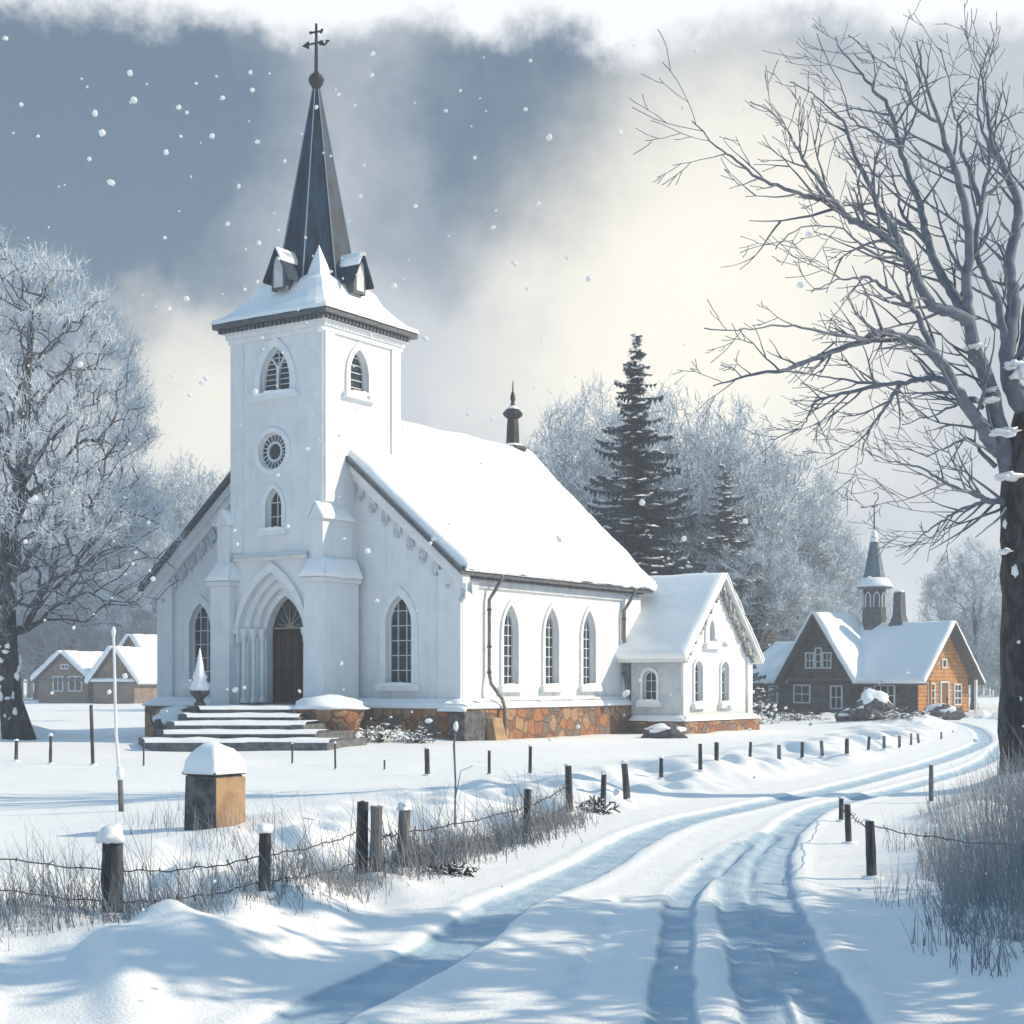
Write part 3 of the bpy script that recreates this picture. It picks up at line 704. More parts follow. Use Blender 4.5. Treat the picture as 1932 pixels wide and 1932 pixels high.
# ridge turret
RT = (RIDGE, 14.35, RZ_+.35)
t_ = MB().lathe([(.62, -.5), (.62, -.1), (.60, 0), (.34, .12), (.30, .2), (.27, .95), (.24, 1.25), (.42, 1.38), (.46, 1.5), (.30, 1.68), (.12, 1.85), (.08, 2.0), (.12, 2.15), (.09, 2.35), (.035, 2.5), (.02, 2.95)], RT, 8)
tu = t_.build('ridge_turret', iron, ch)
MB().lathe([(.40, 1.505), (.36, 1.56), (.28, 1.72), (.16, 1.83), (.02, 1.86)], RT, 8).build('turret_snow', roof_snow_m, tu)
MB().lathe([(.61, .01), (.52, .06), (.36, .14), (.30, .15)], RT, 8).build('turret_snow', roof_snow_m, tu)
# vestry
VB0, VB1, VA = 11.3, 17.8, 2.69; VE, VR = 3.25, 6.35; VM = (VB0+VB1)/2
vfront, vgab = front(VB0+1.2), side(VA)
VB0 = 11.3
vf = front(VB0)
vo = ch
wall(vf, [(0.45, .5), (VA, .5), (VA, VE), (.45, VE)], [arch(1.3, 1.28, .62, 1.25, round_=True)], .2, 'vestry_wall', stucco_grey_shaded, ch)  # greyer plaster puts the shade of this wall into its colour
vh = [arch(12.75, 1.2, .72, 1.72, round_=True), arch(15.2, 1.2, .72, 1.72, round_=True), arch(13.95, 3.62, .5, 1.0, 1.0)]
wall(vgab, [(VB0, .5), (VB1, .5), (VB1, VE), (VM, VR), (VB0, VE)], vh, .2, 'vestry_wall', stucco, ch)
MB().prism([(-2, .5), (VA, .5), (VA, VE), (-2, VE)], front(VB1), 0, .02).build('vestry_wall', stucco, ch)
window(ch, vf, 1.3, 1.28, .62, 1.25, round_=True, cols=2, rows=3, surround=.10, recess=.17)
window(ch, vgab, 12.75, 1.2, .72, 1.72, round_=True, cols=2, rows=4, surround=.10, recess=.17)
window(ch, vgab, 15.2, 1.2, .72, 1.72, round_=True, cols=2, rows=4, surround=.10, recess=.17)
window(ch, vgab, 13.95, 3.62, .5, 1.0, cols=3, rows=2, surround=.34, recess=.17)
for y0_, y1_ in ((VB0, VB0+.45), (VB1-.45, VB1)): MB().box(VA+.001, VA+.1, y0_, y1_, .5, VE-.1).build('pilaster', stucco, ch)
pb = MB(); pb.box(.4, VA+.3, VB0-.28, VB0+.3, -.3, .5); pb.box(VA-.1, VA+.302, VB0+.3, VB1+.3, -.3, .5); pb.build('vestry_plinth', stone, ch, bevel=.03)
snow_slab('plinth_snow', (VA+.36, VB0-.34, .52), (VA+.36, VB1+.35, .52), (VA+.1, VB1, .75), (VA+.1, VB0, .75), .07, ch, 30, 3, 14)
snow_slab('plinth_snow', (.5, VB0-.34, .52), (VA+.36, VB0-.34, .52), (VA+.1, VB0-.02, .75), (.5, VB0-.02, .75), .07, ch, 16, 3, 15)
vs_ = (VR-VE)/(VM-VB0)
for sg in (-1, 1):
    be = VM+sg*(VM-VB0+.42); ze = VR-vs_*(VM-VB0+.42)
    q = [(VA+.42, be, ze), (-3.4, be, ze), (-3.4, VM, VR), (VA+.42, VM, VR)]
    d = MB(); d.add(q+[(p[0], p[1], p[2]+.14) for p in q], [(0, 1, 2, 3), (4, 5, 6, 7), (0, 1, 5, 4), (1, 2, 6, 5), (2, 3, 7, 6), (3, 0, 4, 7)]); d.build('vestry_roof', trim, ch)
    q = [(VA+.46, be+sg*.05, ze+.13), (-3.4, be+sg*.05, ze+.13), (-3.4, VM, VR+.16), (VA+.46, VM, VR+.16)]
    snow_slab('roof_snow', *q, .2, ch, 24, 18, 31+sg)
    lb = MB()
    for i in range(26):
        f0 = (i+.5)/26; y_ = VM+sg*(VM-VB0)*f0*1.0; z_ = VR-vs_*abs(y_-VM)-.16
        if random.random() < .9: lb.box(VA+.02, VA+.2+.1*random.random(), y_-.05, y_+.05, z_-.26-.12*random.random(), z_+.02)
    lb.build('bargeboard_lace', mat('weathered_lace', (.20, .185, .17), .8, (.5, .5, .5), 8) if 'weathered_lace' not in MATS else MATS['weathered_lace'], ch)
dn = MB()
for i in range(16): dn.box(.5+i*.15, .57+i*.15, VB0-.16, VB0-.001, VE-.38, VE-.2-.03*random.random())
dn.box(.45, VA+.1, VB0-.2, VB0-.001, VE-.2, VE-.08); dn.build('dentil_cornice', dark_trim, ch)
MB().tube([(-.5, VM, VR+.2), (-.5, VM, VR+.75)], .04, 6).build('vent_pipe', iron, ch)

# ------------------------------------------------------------------ steps, urn, boulders by the door
st = thing('entrance_steps', (-8.6, 50, 0), 0, 'broad grey stone steps under snow leading up to the church door', 'steps')
ST = [(1.16, 51.9, -10.35, -7.1), (.93, 50.6, -10.5, -6.95), (.70, 49.4, -10.65, -6.6), (.46, 48.3, -10.75, -6.1), (.23, 47.3, -11.1, -5.6)]
def in_st(p): return [(x+8.6, y-50) for x, y in p]
for i, (z, y, xl, xr) in enumerate(ST):
    back = [(xr+.9, y+3.2), (xr-.2, 56.0), (-9.6, 57.2), (xl-1.3, y+4.4)] if i else [(-6.3, 55.3), (-8.0, 56.4), (-10.6, 56.5)]
    poly = in_st([(xl+.15*math.sin(i*2), y), (xr, y+.12*math.sin(i*3))]+back)
    f_ = lambda s, t, d: (s, t, d)
    MB().prism(poly, f_, -.3, z).build('step', step_stone, st, bevel=.02)
    yb = ST[i-1][1] if i else 54.9
    xs = np.linspace(xl-.05, xr+.05, 26); sn = MB(); V = []
    rows_ = [-.05, 0, .06, .2, .6, 1.0]
    for r_, k in enumerate(rows_):
        for x in xs:
            yy = y+(yb-y)*k if k > .1 else y+k
            th_ = (.0, .03, .065, .085, .09, .10)[r_]*(1+.5*mnoise.noise(Vector((x*1.3, yy, i))))
            xx = x+(yy-y)*(.25 if x > (xl+xr)/2 else -.3)*abs(x-(xl+xr)/2)/((xr-xl)/2)
            V.append((xx+8.6, yy-50+.03*math.sin(x*2+i)*(k <= .06), z+th_-(.02 if r_ == 0 else 0)))
    nx = len(xs)
    sn.add(V, [(j*nx+q, j*nx+q+1, (j+1)*nx+q+1, (j+1)*nx+q) for j in range(len(rows_)-1) for q in range(nx-1)])
    sn.build('step_snow', roof_snow_m, st, smooth=True)
# rounded stone pedestal right of the steps
pd = thing('stone_pedestal', (-6.15, 52.2, 0), 0, 'rounded red stone pedestal under a snow cap right of the church steps', 'pedestal')
MB().lathe([(.75, -.3), (.85, .1), (1.05, .6), (1.2, 1.0), (1.22, 1.15), (1.0, 1.22)], (0, 0, 0), 20).build('bowl', stone, pd, smooth=True)
MB().blob((0, 0, 1.18), (1.3, 1.25, .42), 4, .3, -.1, 3).build('snow_cap', roof_snow_m, pd, smooth=True)
ur = thing('stone_urn', tuple(at(377, 1322, 53.4)), 0, 'dark stone urn heaped with a tall pointed cone of snow, left of the steps', 'urn')
MB().lathe([(.16, -1.0), (.2, -.1), (.12, .0), (.14, .06), (.3, .2), (.36, .34), (.33, .36)], (0, 0, 0), 14).build('vase', dark_stone, ur, smooth=True)
MB().lathe([(.35, .33), (.33, .5), (.22, .72), (.26, .8), (.16, 1.05), (.09, 1.4), (.05, 1.62), (.01, 1.8)], (0, 0, 0), 12).build('snow_cone', roof_snow_m, ur, smooth=True)
def boulder(px, py, w, h, seed, label, m=dark_stone, depth=None):
    x, y, z = G(px, py)
    t0 = thing('boulder', (x, y, z-.05), 0, label, 'boulder')
    MB().blob((0, 0, h*.3), (w, w*.8, h*.7), seed, .5, -.5, 3).build('rock', m, t0, smooth=False)
    MB().blob((0, 0, h*.62), (w*.86, w*.7, h*.48), seed+.3, .4, -.3, 3).build('snow_cap', roof_snow_m, t0, smooth=True)
boulder(335, 1390, .95, 1.05, 1, 'rough dark boulder with snow on it at the left foot of the church')
boulder(1776, 1358, 1.0, .85, 3, 'blue shaded boulder heaped with snow in front of the orange porch')
boulder(1648, 1359, .95, 1.35, 5, 'tall snow-heaped boulder in front of the log house windows')
boulder(1606, 1360, .8, .6, 6, 'low snowy boulder left of the tall one by the log house')
boulder(1255, 1392, .8, .5, 8, 'small grey boulder lying against the vestry base')

# ------------------------------------------------------------------ trees
def grow(roots, pts, bf=.35):
    """join the points to the nearest node of the growing tree, favouring short ways from the root"""
    P = np.array(pts, float); nodes = [np.array(r, float) for r in roots]; par = [-1]+list(range(len(roots)-1))
    path = [0.0]
    for i in range(1, len(roots)): path.append(path[-1]+np.linalg.norm(nodes[i]-nodes[i-1]))
    best = np.full(len(P), 1e9); bp = np.zeros(len(P), int); done = np.zeros(len(P), bool)
    for i, nd in enumerate(nodes):
        c = np.linalg.norm(P-nd, axis=1)+bf*path[i]; k = c < best; best[k] = c[k]; bp[k] = i
    for _ in range(len(P)):
        j = int(np.argmin(np.where(done, 1e9, best))); done[j] = True
        p = bp[j]; path.append(path[p]+np.linalg.norm(P[j]-nodes[p])); nodes.append(P[j]); par.append(p)
        c = np.linalg.norm(P-P[j], axis=1)+bf*path[-1]; k = (c < best) & ~done; best[k] = c[k]; bp[k] = len(nodes)-1
    return np.array(nodes), par
def radii(nodes, par, r0, pw=.48):
    cnt = np.zeros(len(nodes)); kids = np.zeros(len(nodes))
    for i, p in enumerate(par):
        if p >= 0: kids[p] += 1
    for i in range(len(nodes)-1, -1, -1):
        if kids[i] == 0: cnt[i] = 1
        if par[i] >= 0: cnt[par[i]] += cnt[i]
    # nodes are ordered parents first
    return r0*cnt**pw
def branch_mesh(nodes, par, rad, lo, hi, sides=4, jit=.06, rs=None):
    mb = MB(); rs = rs or random
    for i, p in enumerate(par):
        if p < 0: continue
        r1 = rad[i]; r0 = min(rad[p], r1*1.35)
        if not (lo <= r1 < hi): continue
        a = Vector(nodes[p]); b = Vector(nodes[i]); L = (b-a).length
        if L > .5:
            m = (a+b)/2+Vector((rs.uniform(-1, 1), rs.uniform(-1, 1), rs.uniform(-.3, 1.2)))*L*jit
            mb.tube([a, m, b], [r0, (r0+r1)/2, r1*.9], sides, False)
        else: mb.tube([a, b], [r0, r1*.9], sides, False)
    return mb
def flecks(centres, n, spread, size, seed, up=.3):
    r = np.random.default_rng(seed); C = centres[r.integers(0, len(centres), n)]
    P = C+r.normal(0, spread, (n, 3)); s = size*r.uniform(.5, 1.5, (n, 1))
    d1 = r.normal(0, 1, (n, 3)); d1 /= np.linalg.norm(d1, axis=1, keepdims=True); d2 = r.normal(0, 1, (n, 3)); d2 /= np.linalg.norm(d2, axis=1, keepdims=True)
    V = np.stack([P, P+d1*s, P+d2*s*.6], 1).reshape(-1, 3)
    mb = MB(); mb.v = [tuple(v) for v in V]; mb.f = [(3*i, 3*i+1, 3*i+2) for i in range(n)]
    return mb
def hair(centres, origin, n, ln, w, seed, spread=.1, outw=1.0, up=.35):
    g = np.random.default_rng(seed); C = centres[g.integers(0, len(centres), n)]+g.normal(0, spread, (n, 3))
    d = C-np.array(origin); d /= np.linalg.norm(d, axis=1, keepdims=True)+1e-6
    d = d*outw+g.normal(0, .55, (n, 3)); d[:, 2] += up; d /= np.linalg.norm(d, axis=1, keepdims=True)
    L = ln*g.uniform(.35, 1.3, (n, 1)); sd_ = np.cross(d, g.normal(0, 1, (n, 3))); sd_ /= np.linalg.norm(sd_, axis=1, keepdims=True)
    mid = C+d*L*.5+g.normal(0, .06, (n, 3))*L
    V = np.stack([C-sd_*w, C+sd_*w, mid+sd_*w*.7, mid-sd_*w*.7, C+d*L], 1).reshape(-1, 3)
    mb = MB(); mb.v = V.tolist(); mb.f = [f for i in range(n) for f in ((5*i, 5*i+1, 5*i+2, 5*i+3), (5*i+3, 5*i+2, 5*i+4))]
    return mb
def ellipsoid_pts(n, c, r, seed, power=.45, zmin=None):
    g = np.random.default_rng(seed); d = g.normal(0, 1, (n, 3)); d /= np.linalg.norm(d, axis=1, keepdims=True)
    P = np.array(c)+d*np.array(r)*(g.uniform(0, 1, (n, 1))**power)
    P[:, 2] += (vnoise(P[:, 0]*.6, P[:, 1]*.6, seed))*1.2
    if zmin is not None: P = P[P[:, 2] > zmin]
    return P
def bare_tree(name, H, RX, seed, label, cat='tree', n=900, trunk_r=.28, crown0=.22, loc=(0, 0, 0), frost=6000, twig=mist_twig, bm_=None, r0=.014, group=None, trunkline=None, fsize=.10, frost_hi=0.0):
    t0 = thing(name, loc, 0, label, cat, group); rs = random.Random(seed)
    zc = H*(crown0+1)/2; rz = H*(1-crown0)/2
    tl = trunkline or [(rs.uniform(-.02, .02)*H*k, rs.uniform(-.02, .02)*H*k, H*.72*k) for k in np.linspace(0, 1, 9)]
    pts = ellipsoid_pts(n, (0, 0, zc), (RX, RX, rz), seed, .42, H*crown0)
    nodes, par = grow(tl, pts, .42); rad = radii(nodes, par, r0)
    rad = np.minimum(rad, trunk_r)
    nt = len(tl)
    tr_ = MB().tube(tl, [max(trunk_r*(1.35 if i == 0 else 1)*(1-.80*i/(nt-1)), rad[i]*.9) for i in range(nt)], 10)
    tr_.build('trunk', bm_ or bark, t0, smooth=True)
    br = branch_mesh(nodes[:], [(-1 if i < nt else p) for i, p in enumerate(par)], rad, 0, 99, 4, .07, rs)
    b = br.build('branches', twig, t0)
    if frost:
        tips = nodes[nt:]; 
        if frost_hi:
            k = ((tips[:, 0]/RX)**2+(tips[:, 1]/RX)**2+((tips[:, 2]-zc)/rz)**2) > frost_hi; tips = tips[k]
        e_ = (tips[:, 0]/RX)**2+(tips[:, 1]/RX)**2+((tips[:, 2]-zc)/rz)**2
        out_ = tips[(e_ > .5) & (tips[:, 2] > zc*.9)]
        hair(out_, (0, 0, H*.25), int(frost*.8), .50, .018, seed, .20, .5, .2).build('frosted_crown', frost_m, t0, recalc=False)
        hair(tips, (0, 0, H*.1), int(frost*1.2), .60, .016, seed+1, .30, .5, .2).build('fine_twigs', mist_twig, t0, recalc=False)
    return t0
# big frosted tree on the left
lx, ly, lz = G(38, 1394)
ltl = [(0, 0, -.2), (-.35, 0, 1.4), (-.5, .1, 3.2), (-.55, 0, 5.4), (-.35, 0, 7.5), (0, 0, 9.3), (.15, .1, 11.2), (.3, 0, 13.5), (.5, 0, 15.5)]
lt = thing('frosted_tree', (lx, ly, lz), 0, 'big bare tree at the left edge with a crown edged in white frost', 'tree')
def build_left_tree():
    P = ellipsoid_pts(1500, (.0, 0, 11.0), (4.7, 4.0, 7.0), 5, .40, 3.6)
    P2 = ellipsoid_pts(400, (1.6, 0, 7.0), (4.4, 3.4, 3.2), 6, .4, 3.4)
    nodes, par = grow(ltl, np.vstack([P, P2]), .33); rad = radii(nodes, par, .017, .50); nt = len(ltl)
    MB().tube(ltl, [.62, .42, .37, .34, .30, .23, .17, .11, .06], 14).build('trunk', bark, lt, smooth=True)
    br = branch_mesh(nodes, [(-1 if i < nt else p) for i, p in enumerate(par)], rad, 0, 99, 5, .08)
    br.build('branches', mat('wet_bark', (.055, .062, .075), .9, (.09, .10, .12), 5, snow=.26), lt)
    T = nodes[nt:]; e = (T[:, 0]/4.7)**2+(T[:, 1]/4.2)**2+((T[:, 2]-11)/7.0)**2
    edge = T[(e > .66) & (T[:, 2] > 7)]
    hair(edge, (.4, 0, 7), 32000, .42, .012, 77, .20, .6).build('frosted_crown', frost_m, lt, recalc=False)
    hair(T, (.2, 0, 4), 15000, .55, .008, 78, .25, .7).build('fine_twigs', mat('pale_twigs', (.33, .38, .44), .9, (.50, .56, .62), .5), lt, recalc=False)
    sn = MB(); rs = random.Random(4)
    for i in range(26):
        z = rs.uniform(.6, 6); k = np.interp(z, [p[2] for p in ltl], [p[0] for p in ltl]); a = rs.uniform(-2.4, .6)
        MB().blob((k+.43*math.cos(a), .43*math.sin(a), z), (rs.uniform(.04, .13), .06, rs.uniform(.04, .2)), i, .8, None, 2).build('trunk_snow', roof_snow_m, lt, smooth=True)
build_left_tree()

# the great bare tree on the right
TD = 28.0
def build_right_tree():
    rx, ry, rz = (1938-966)/F*TD, TD, gz((1938-966)/F*TD, TD)
    t0 = thing('bare_tree', (rx, ry, rz), 0, 'huge leafless tree at the right edge with a dark snow-flecked trunk', 'tree')
    base = Vector((rx, ry, rz)); rs = random.Random(11)
    def L(pts, dy0=0, dy1=0):
        n = len(pts); return [at(x, y, TD+dy0+(dy1-dy0)*(i/(n-1))**1.2)-base for i, (x, y) in enumerate(pts)]
    def smooth3(P, k=4):
        out = []
        for i in range(len(P)-1):
            p0, p1, p2, p3 = P[max(i-1, 0)], P[i], P[i+1], P[min(i+2, len(P)-1)]
            for t in [q/k for q in range(k)]:
                out.append(.5*((2*p1)+(-p0+p2)*t+(2*p0-5*p1+4*p2-p3)*t*t+(-p0+3*p1-3*p2+p3)*t**3))
        out.append(P[-1]); return out
    trunk = smooth3(L([(1938, 1520), (1938, 1380), (1936, 1200), (1934, 1050), (1932, 930), (1936, 850), (1942, 760)]))
    nT = len(trunk)
    tb = MB(); V = []
    mb = MB().tube(trunk, [np.interp(i/(nT-1), [0, .08, .4, .7, 1], [.66, .5, .42, .42, .23]) for i in range(nT)], 18)
    mb.v = [tuple(Vector(v)*1+Vector((1, 0, 0))*.07*mnoise.noise(Vector(v)*1.9)+Vector((0, 1, 0))*.07*mnoise.noise(Vector(v)*2.1+Vector((5, 0, 0)))) for v in mb.v]
    mb.build('trunk', bark, t0, smooth=True)
    limbs = [  # pixel path, start radius, depth drift
        ([(1905, 890), (1886, 812), (1868, 725), (1837, 655), (1830, 606), (1823, 540), (1830, 438), (1805, 332), (1788, 280), (1770, 228), (1746, 147), (1728, 77)], .24, -1.5),
        ([(1830, 606), (1800, 590), (1760, 577), (1735, 535), (1711, 490), (1676, 451), (1640, 430), (1606, 416), (1585, 394), (1571, 378), (1529, 371), (1480, 355), (1431, 336), (1390, 303), (1350, 276), (1305, 229)], .15, -2.6),
        ([(1823, 609), (1800, 560), (1774, 518), (1750, 450), (1735, 385), (1715, 330), (1697, 276), (1676, 200), (1650, 170), (1627, 140), (1592, 101), (1575, 70)], .14, 1.5),
        ([(1711, 490), (1690, 440), (1662, 399), (1640, 350), (1620, 308), (1605, 270), (1595, 241), (1564, 200), (1530, 176), (1490, 154)], .10, .8),
        ([(1571, 378), (1545, 340), (1520, 310), (1500, 275), (1490, 255), (1460, 215), (1415, 190)], .06, -3.2),
        ([(1890, 850), (1872, 840), (1850, 800), (1830, 774), (1802, 732), (1774, 683), (1728, 644), (1695, 634), (1665, 627), (1623, 644), (1580, 660), (1536, 676), (1473, 700), (1430, 704), (1389, 714), (1345, 728)], .19, -2.4),
        ([(1774, 683), (1750, 640), (1728, 590), (1700, 565), (1665, 540), (1640, 525), (1600, 526), (1570, 532), (1530, 550)], .09, -1.5),
        ([(1665, 627), (1640, 642), (1612, 636), (1560, 628), (1500, 615), (1440, 617), (1390, 622), (1327, 620)], .06, -2.6),
        ([(1802, 732), (1775, 715), (1746, 714), (1720, 720), (1669, 725), (1630, 722), (1588, 714), (1535, 708), (1480, 700)], .10, 1.8),
        ([(1700, 723), (1680, 755), (1665, 777), (1645, 805), (1630, 823), (1600, 845), (1557, 865)], .06, 1.5),
        ([(1669, 725), (1630, 735), (1578, 746), (1550, 752), (1536, 760), (1525, 785), (1515, 802), (1490, 818), (1455, 830)], .055, 1.2),
        ([(1921, 950), (1890, 945), (1865, 945), (1845, 935), (1823, 928), (1781, 907), (1750, 890), (1711, 875), (1670, 868), (1630, 845)], .09, -1.5),
        ([(1781, 912), (1760, 922), (1725, 938), (1680, 948), (1623, 959)], .045, -1.8),
        ([(1918, 960), (1880, 945), (1851, 949), (1816, 960), (1790, 975), (1763, 994), (1740, 1010), (1714, 1036)], .08, 1.2),
        ([(1851, 949), (1820, 965), (1790, 1000), (1760, 1030)], .04, .5),
        ([(1878, 880), (1850, 850), (1826, 828), (1800, 838), (1770, 850), (1750, 860), (1715, 845)], .06, 1.0),
        ([(1855, 770), (1835, 752), (1800, 765), (1770, 780), (1735, 790), (1700, 802)], .06, -.8),
        ([(1942, 780), (1915, 740), (1900, 683), (1905, 620), (1912, 560), (1903, 500), (1915, 440), (1918, 380), (1900, 330), (1880, 290), (1868, 250), (1860, 190), (1850, 120)], .26, .6),
        ([(1900, 660), (1890, 610), (1880, 560), (1860, 520), (1842, 470), (1850, 400), (1862, 340), (1868, 297), (1850, 230), (1844, 171), (1855, 120), (1868, 90)], .11, -1),
        ([(1847, 385), (1835, 330), (1815, 290), (1812, 240), (1800, 215), (1790, 150), (1775, 90)], .07, 1.2),
        ([(1847, 385), (1870, 360), (1890, 345), (1905, 320), (1932, 285), (1950, 240)], .06, .8),
        ([(1823, 520), (1790, 470), (1775, 420), (1760, 360), (1745, 330), (1735, 300)], .05, 1.5),
        ([(1750, 460), (1715, 420), (1700, 395), (1690, 350), (1672, 300), (1668, 260), (1640, 200)], .06, 2.0),
        ([(1697, 276), (1670, 262), (1650, 250), (1620, 235), (1600, 215), (1590, 170), (1560, 110), (1540, 60)], .05, 2.4),
        ([(1770, 228), (1735, 210), (1715, 180), (1700, 140), (1670, 120), (1640, 100), (1600, 65)], .05, -2.0),
        ([(1711, 490), (1680, 485), (1640, 475), (1600, 440), (1560, 425), (1500, 435), (1462, 470)], .05, -2.0),
        ([(1930, 700), (1945, 560), (1960, 420), (1950, 300), (1935, 180), (1940, 80)], .2, 1.8),
        ([(1936, 830), (1990, 760), (2040, 640), (2080, 500), (2100, 320), (2090, 150)], .26, .5),
        ([(1936, 900), (2010, 840), (2100, 780), (2200, 720), (2290, 640)], .2, 2.0),
    ]
    anchors = []
    for k, (px, r0, dy) in enumerate(limbs):
        # start depth from the nearest earlier limb point so that joints meet
        P = L(px, 0, dy)
        if anchors:
            tgt = min((a for a in anchors), key=lambda a: ((a-P[0]).x**2+(a-P[0]).z**2))
            d0 = tgt.y
            P = [at(x, y, TD+d0+dy*(i/(len(px)-1))**1.1)-base for i, (x, y) in enumerate(px)]
        P = smooth3(P, 4); n = len(P)
        for i in range(1, n): P[i] = P[i]+Vector((rs.uniform(-1, 1), rs.uniform(-1, 1), rs.uniform(-1, 1)))*.022
        rr = [max(.011, r0*.8*(1-.93*(i/(n-1))**.75)) for i in range(n)]
        mb = MB().tube(P, rr, 8)
        anchors += P
        # side shoots, two generations
        shoots = []
        for i in range(2, n-1):
            if rr[i] > .17: continue
            for rep in range(1 if rs.random() < .40 else 0):
                d = (P[min(i+1, n-1)]-P[i-1]).normalized()
                ax = Vector((rs.uniform(-.35, .35), 1, rs.uniform(-.35, .35))).normalized()
                q = Matrix.Rotation(rs.choice((-1, 1))*rs.uniform(.45, .95), 3, ax) @ d
                q = (q+Vector((0, rs.uniform(-.5, .5), 0))).normalized()
                LL = rs.uniform(.5, 1.35)*(1 if r0 < .12 else 1.25)*(.75+.5*(1-i/n))
                shoots.append((P[i], q, LL, min(rr[i]*.62, .032), 1))
        while shoots:
            p, q, LL, r_, gen = shoots.pop()
            m = 6; pts = [p]; dd = q.copy()
            for s_ in range(m):
                dd = (dd+Vector((rs.uniform(-.16, .16)-.02, rs.uniform(-.16, .16), rs.uniform(-.10, .17)))).normalized()
                pts.append(pts[-1]+dd*LL/m)
                if gen < 3 and s_ in (1, 2, 3, 4) and rs.random() < (.38 if gen == 1 else .2):
                    ax = Vector((rs.uniform(-.4, .4), 1, rs.uniform(-.4, .4))).normalized()
                    qq = Matrix.Rotation(rs.choice((-1, 1))*rs.uniform(.4, .8), 3, ax) @ dd
                    shoots.append((pts[-1], qq, LL*rs.uniform(.4, .65), r_*.6, gen+1))
            mb.tube(pts, [max(.0065, r_*(1-.8*i/m)) for i in range(m+1)], 5 if gen < 2 else 4)
        mb.build('limb', limb_m, t0, smooth=True)
    sn = MB(); i = 0
    for (x, y, a, b) in ((1900, 815, .5, .16), (1865, 755, .4, .1), (1840, 655, .28, .1), (1900, 900, .42, .14), (1896, 1040, .2, .1),
                         (1932, 700, .35, .4), (1910, 690, .3, .14), (1870, 735, .2, .06)):
        p = at(x, y, TD-.42)-base; MB().blob(p, (a*.42, .16, b*.42), i, 1.3, None, 3).build('trunk_snow', roof_snow_m, t0, smooth=True); i += 1
    for _ in range(12):
        y = rs.uniform(980, 1490); a = rs.uniform(-1.3, 1.0)-math.pi/2
        p = at(1937, y, TD)-base; MB().blob(p+Vector((.44*math.cos(a), .44*math.sin(a), 0)), (rs.uniform(.02, .06), .05, rs.uniform(.03, .11)), _, .9, None, 2).build('trunk_snow', roof_snow_m, t0, smooth=True)
build_right_tree()

# firs
def fir(name, H, Rb, seed, label, loc, rz=0, snowy=.12, group=None, nwh=34, zb=.04, cat='fir tree', fine=1.0):
    rs = random.Random(seed); t0 = thing(name, loc, rz, label, cat, group)
    MB().tube([(0, 0, -.2), (0, 0, H*.5), (0, 0, H*.99)], [H*.017, H*.010, .02], 8).build('trunk', bark, t0)
    mb = MB(); sn = MB()
    for w in range(nwh):
        f = (w+.3)/nwh; z = H*(zb+(1-zb)*f**.92); Lb = Rb*(1-f)**.80*(1+.0*w)+.12
        nb = max(6, int(14-6*f))
        for k in range(nb):
            a = 2*math.pi*(k+rs.random()*.7)/nb+w*.7; LL = Lb*rs.uniform(.42, 1.22)
            zz = z+rs.uniform(-.7, .7)*H/nwh
            droop = rs.uniform(.20, .5); ca_, sa_ = math.cos(a), math.sin(a)
            m = max(5, int(LL/(.26*fine)))
            prev = None
            for s_ in range(m+1):
                u = s_/m; r_ = LL*u; zc = zz+LL*(.10*u-droop*u*u*.9+.24*u**4)
                c = Vector((r_*ca_, r_*sa_, zc))
                if prev is not None:
                    wd = (.42+.20*LL)*(1-u*.66)*rs.uniform(.55, 1.25)*fine
                    tdir = Vector((-sa_, ca_, 0)); fw_ = Vector((ca_, sa_, 0))
                    for sg in (-1, 1):
                        tip = prev+tdir*sg*wd+fw_*wd*rs.uniform(.3, .9)+Vector((0, 0, -wd*rs.uniform(.15, .75)))
                        mb.add([prev, c, tip], [(0, 1, 2)])
                        t2 = prev+tdir*sg*wd*.35+fw_*wd*.4+Vector((0, 0, -wd*rs.uniform(.5, 1.1)))
                        mb.add([prev, c, t2], [(0, 1, 2)])
                    if rs.random() < snowy*1.6 and u > .25:
                        h_ = Vector((0, 0, .05)); e = wd*.62
                        sn.add([prev+h_+tdir*e-fw_*.05, prev+h_-tdir*e, c+h_*1.2-tdir*e*.8, c+h_+tdir*e*.8, (prev+c)/2+h_*3.2], [(0, 1, 4), (1, 2, 4), (2, 3, 4), (3, 0, 4)])
                prev = c
    mb.build('crown', needle, t0, recalc=False); sn.build('crown_snow', roof_snow_m, t0)['kind'] = 'stuff'
    return t0
f1 = at(1200, 1359, 86); f1.z = 0
main_fir = fir('fir_tree', 21.3, 4.9, 3, 'tallest dark fir tree rising behind the church roof', f1, nwh=38, snowy=.16)
f2 = at(1366, 1346, 112); fir('fir_tree', 17.6, 4.6, 8, 'snow-flecked dark fir behind the ridge of the vestry', (f2.x, f2.y, 0), snowy=.2, nwh=28)
for i_, (px_, D_, H_, R_, lb_) in enumerate(((1150, 93, 9.5, 3.6, 'dark fir low against the church roof, left of the tallest fir'), (1238, 91, 9.0, 3.6, 'dark fir tucked between church roof and vestry roof'), (1330, 92, 8.6, 3.4, 'dark fir directly behind the vestry ridge'), (1384, 97, 8.2, 2.4, 'dark fir behind the right slope of the vestry roof'), (1462, 124, 9.0, 3.6, 'dark fir behind the gap between vestry and log house'))):
    fir('fir_tree', H_, R_, 60+i_, lb_, ((px_-966)/F*D_, D_, 0), snowy=.12, nwh=18)
f3 = at(1285, 1352, 96); fir('fir_tree', 10.6, 3.6, 9, 'low dense dark fir between the two taller firs', (f3.x, f3.y, 0), snowy=.12, nwh=18)
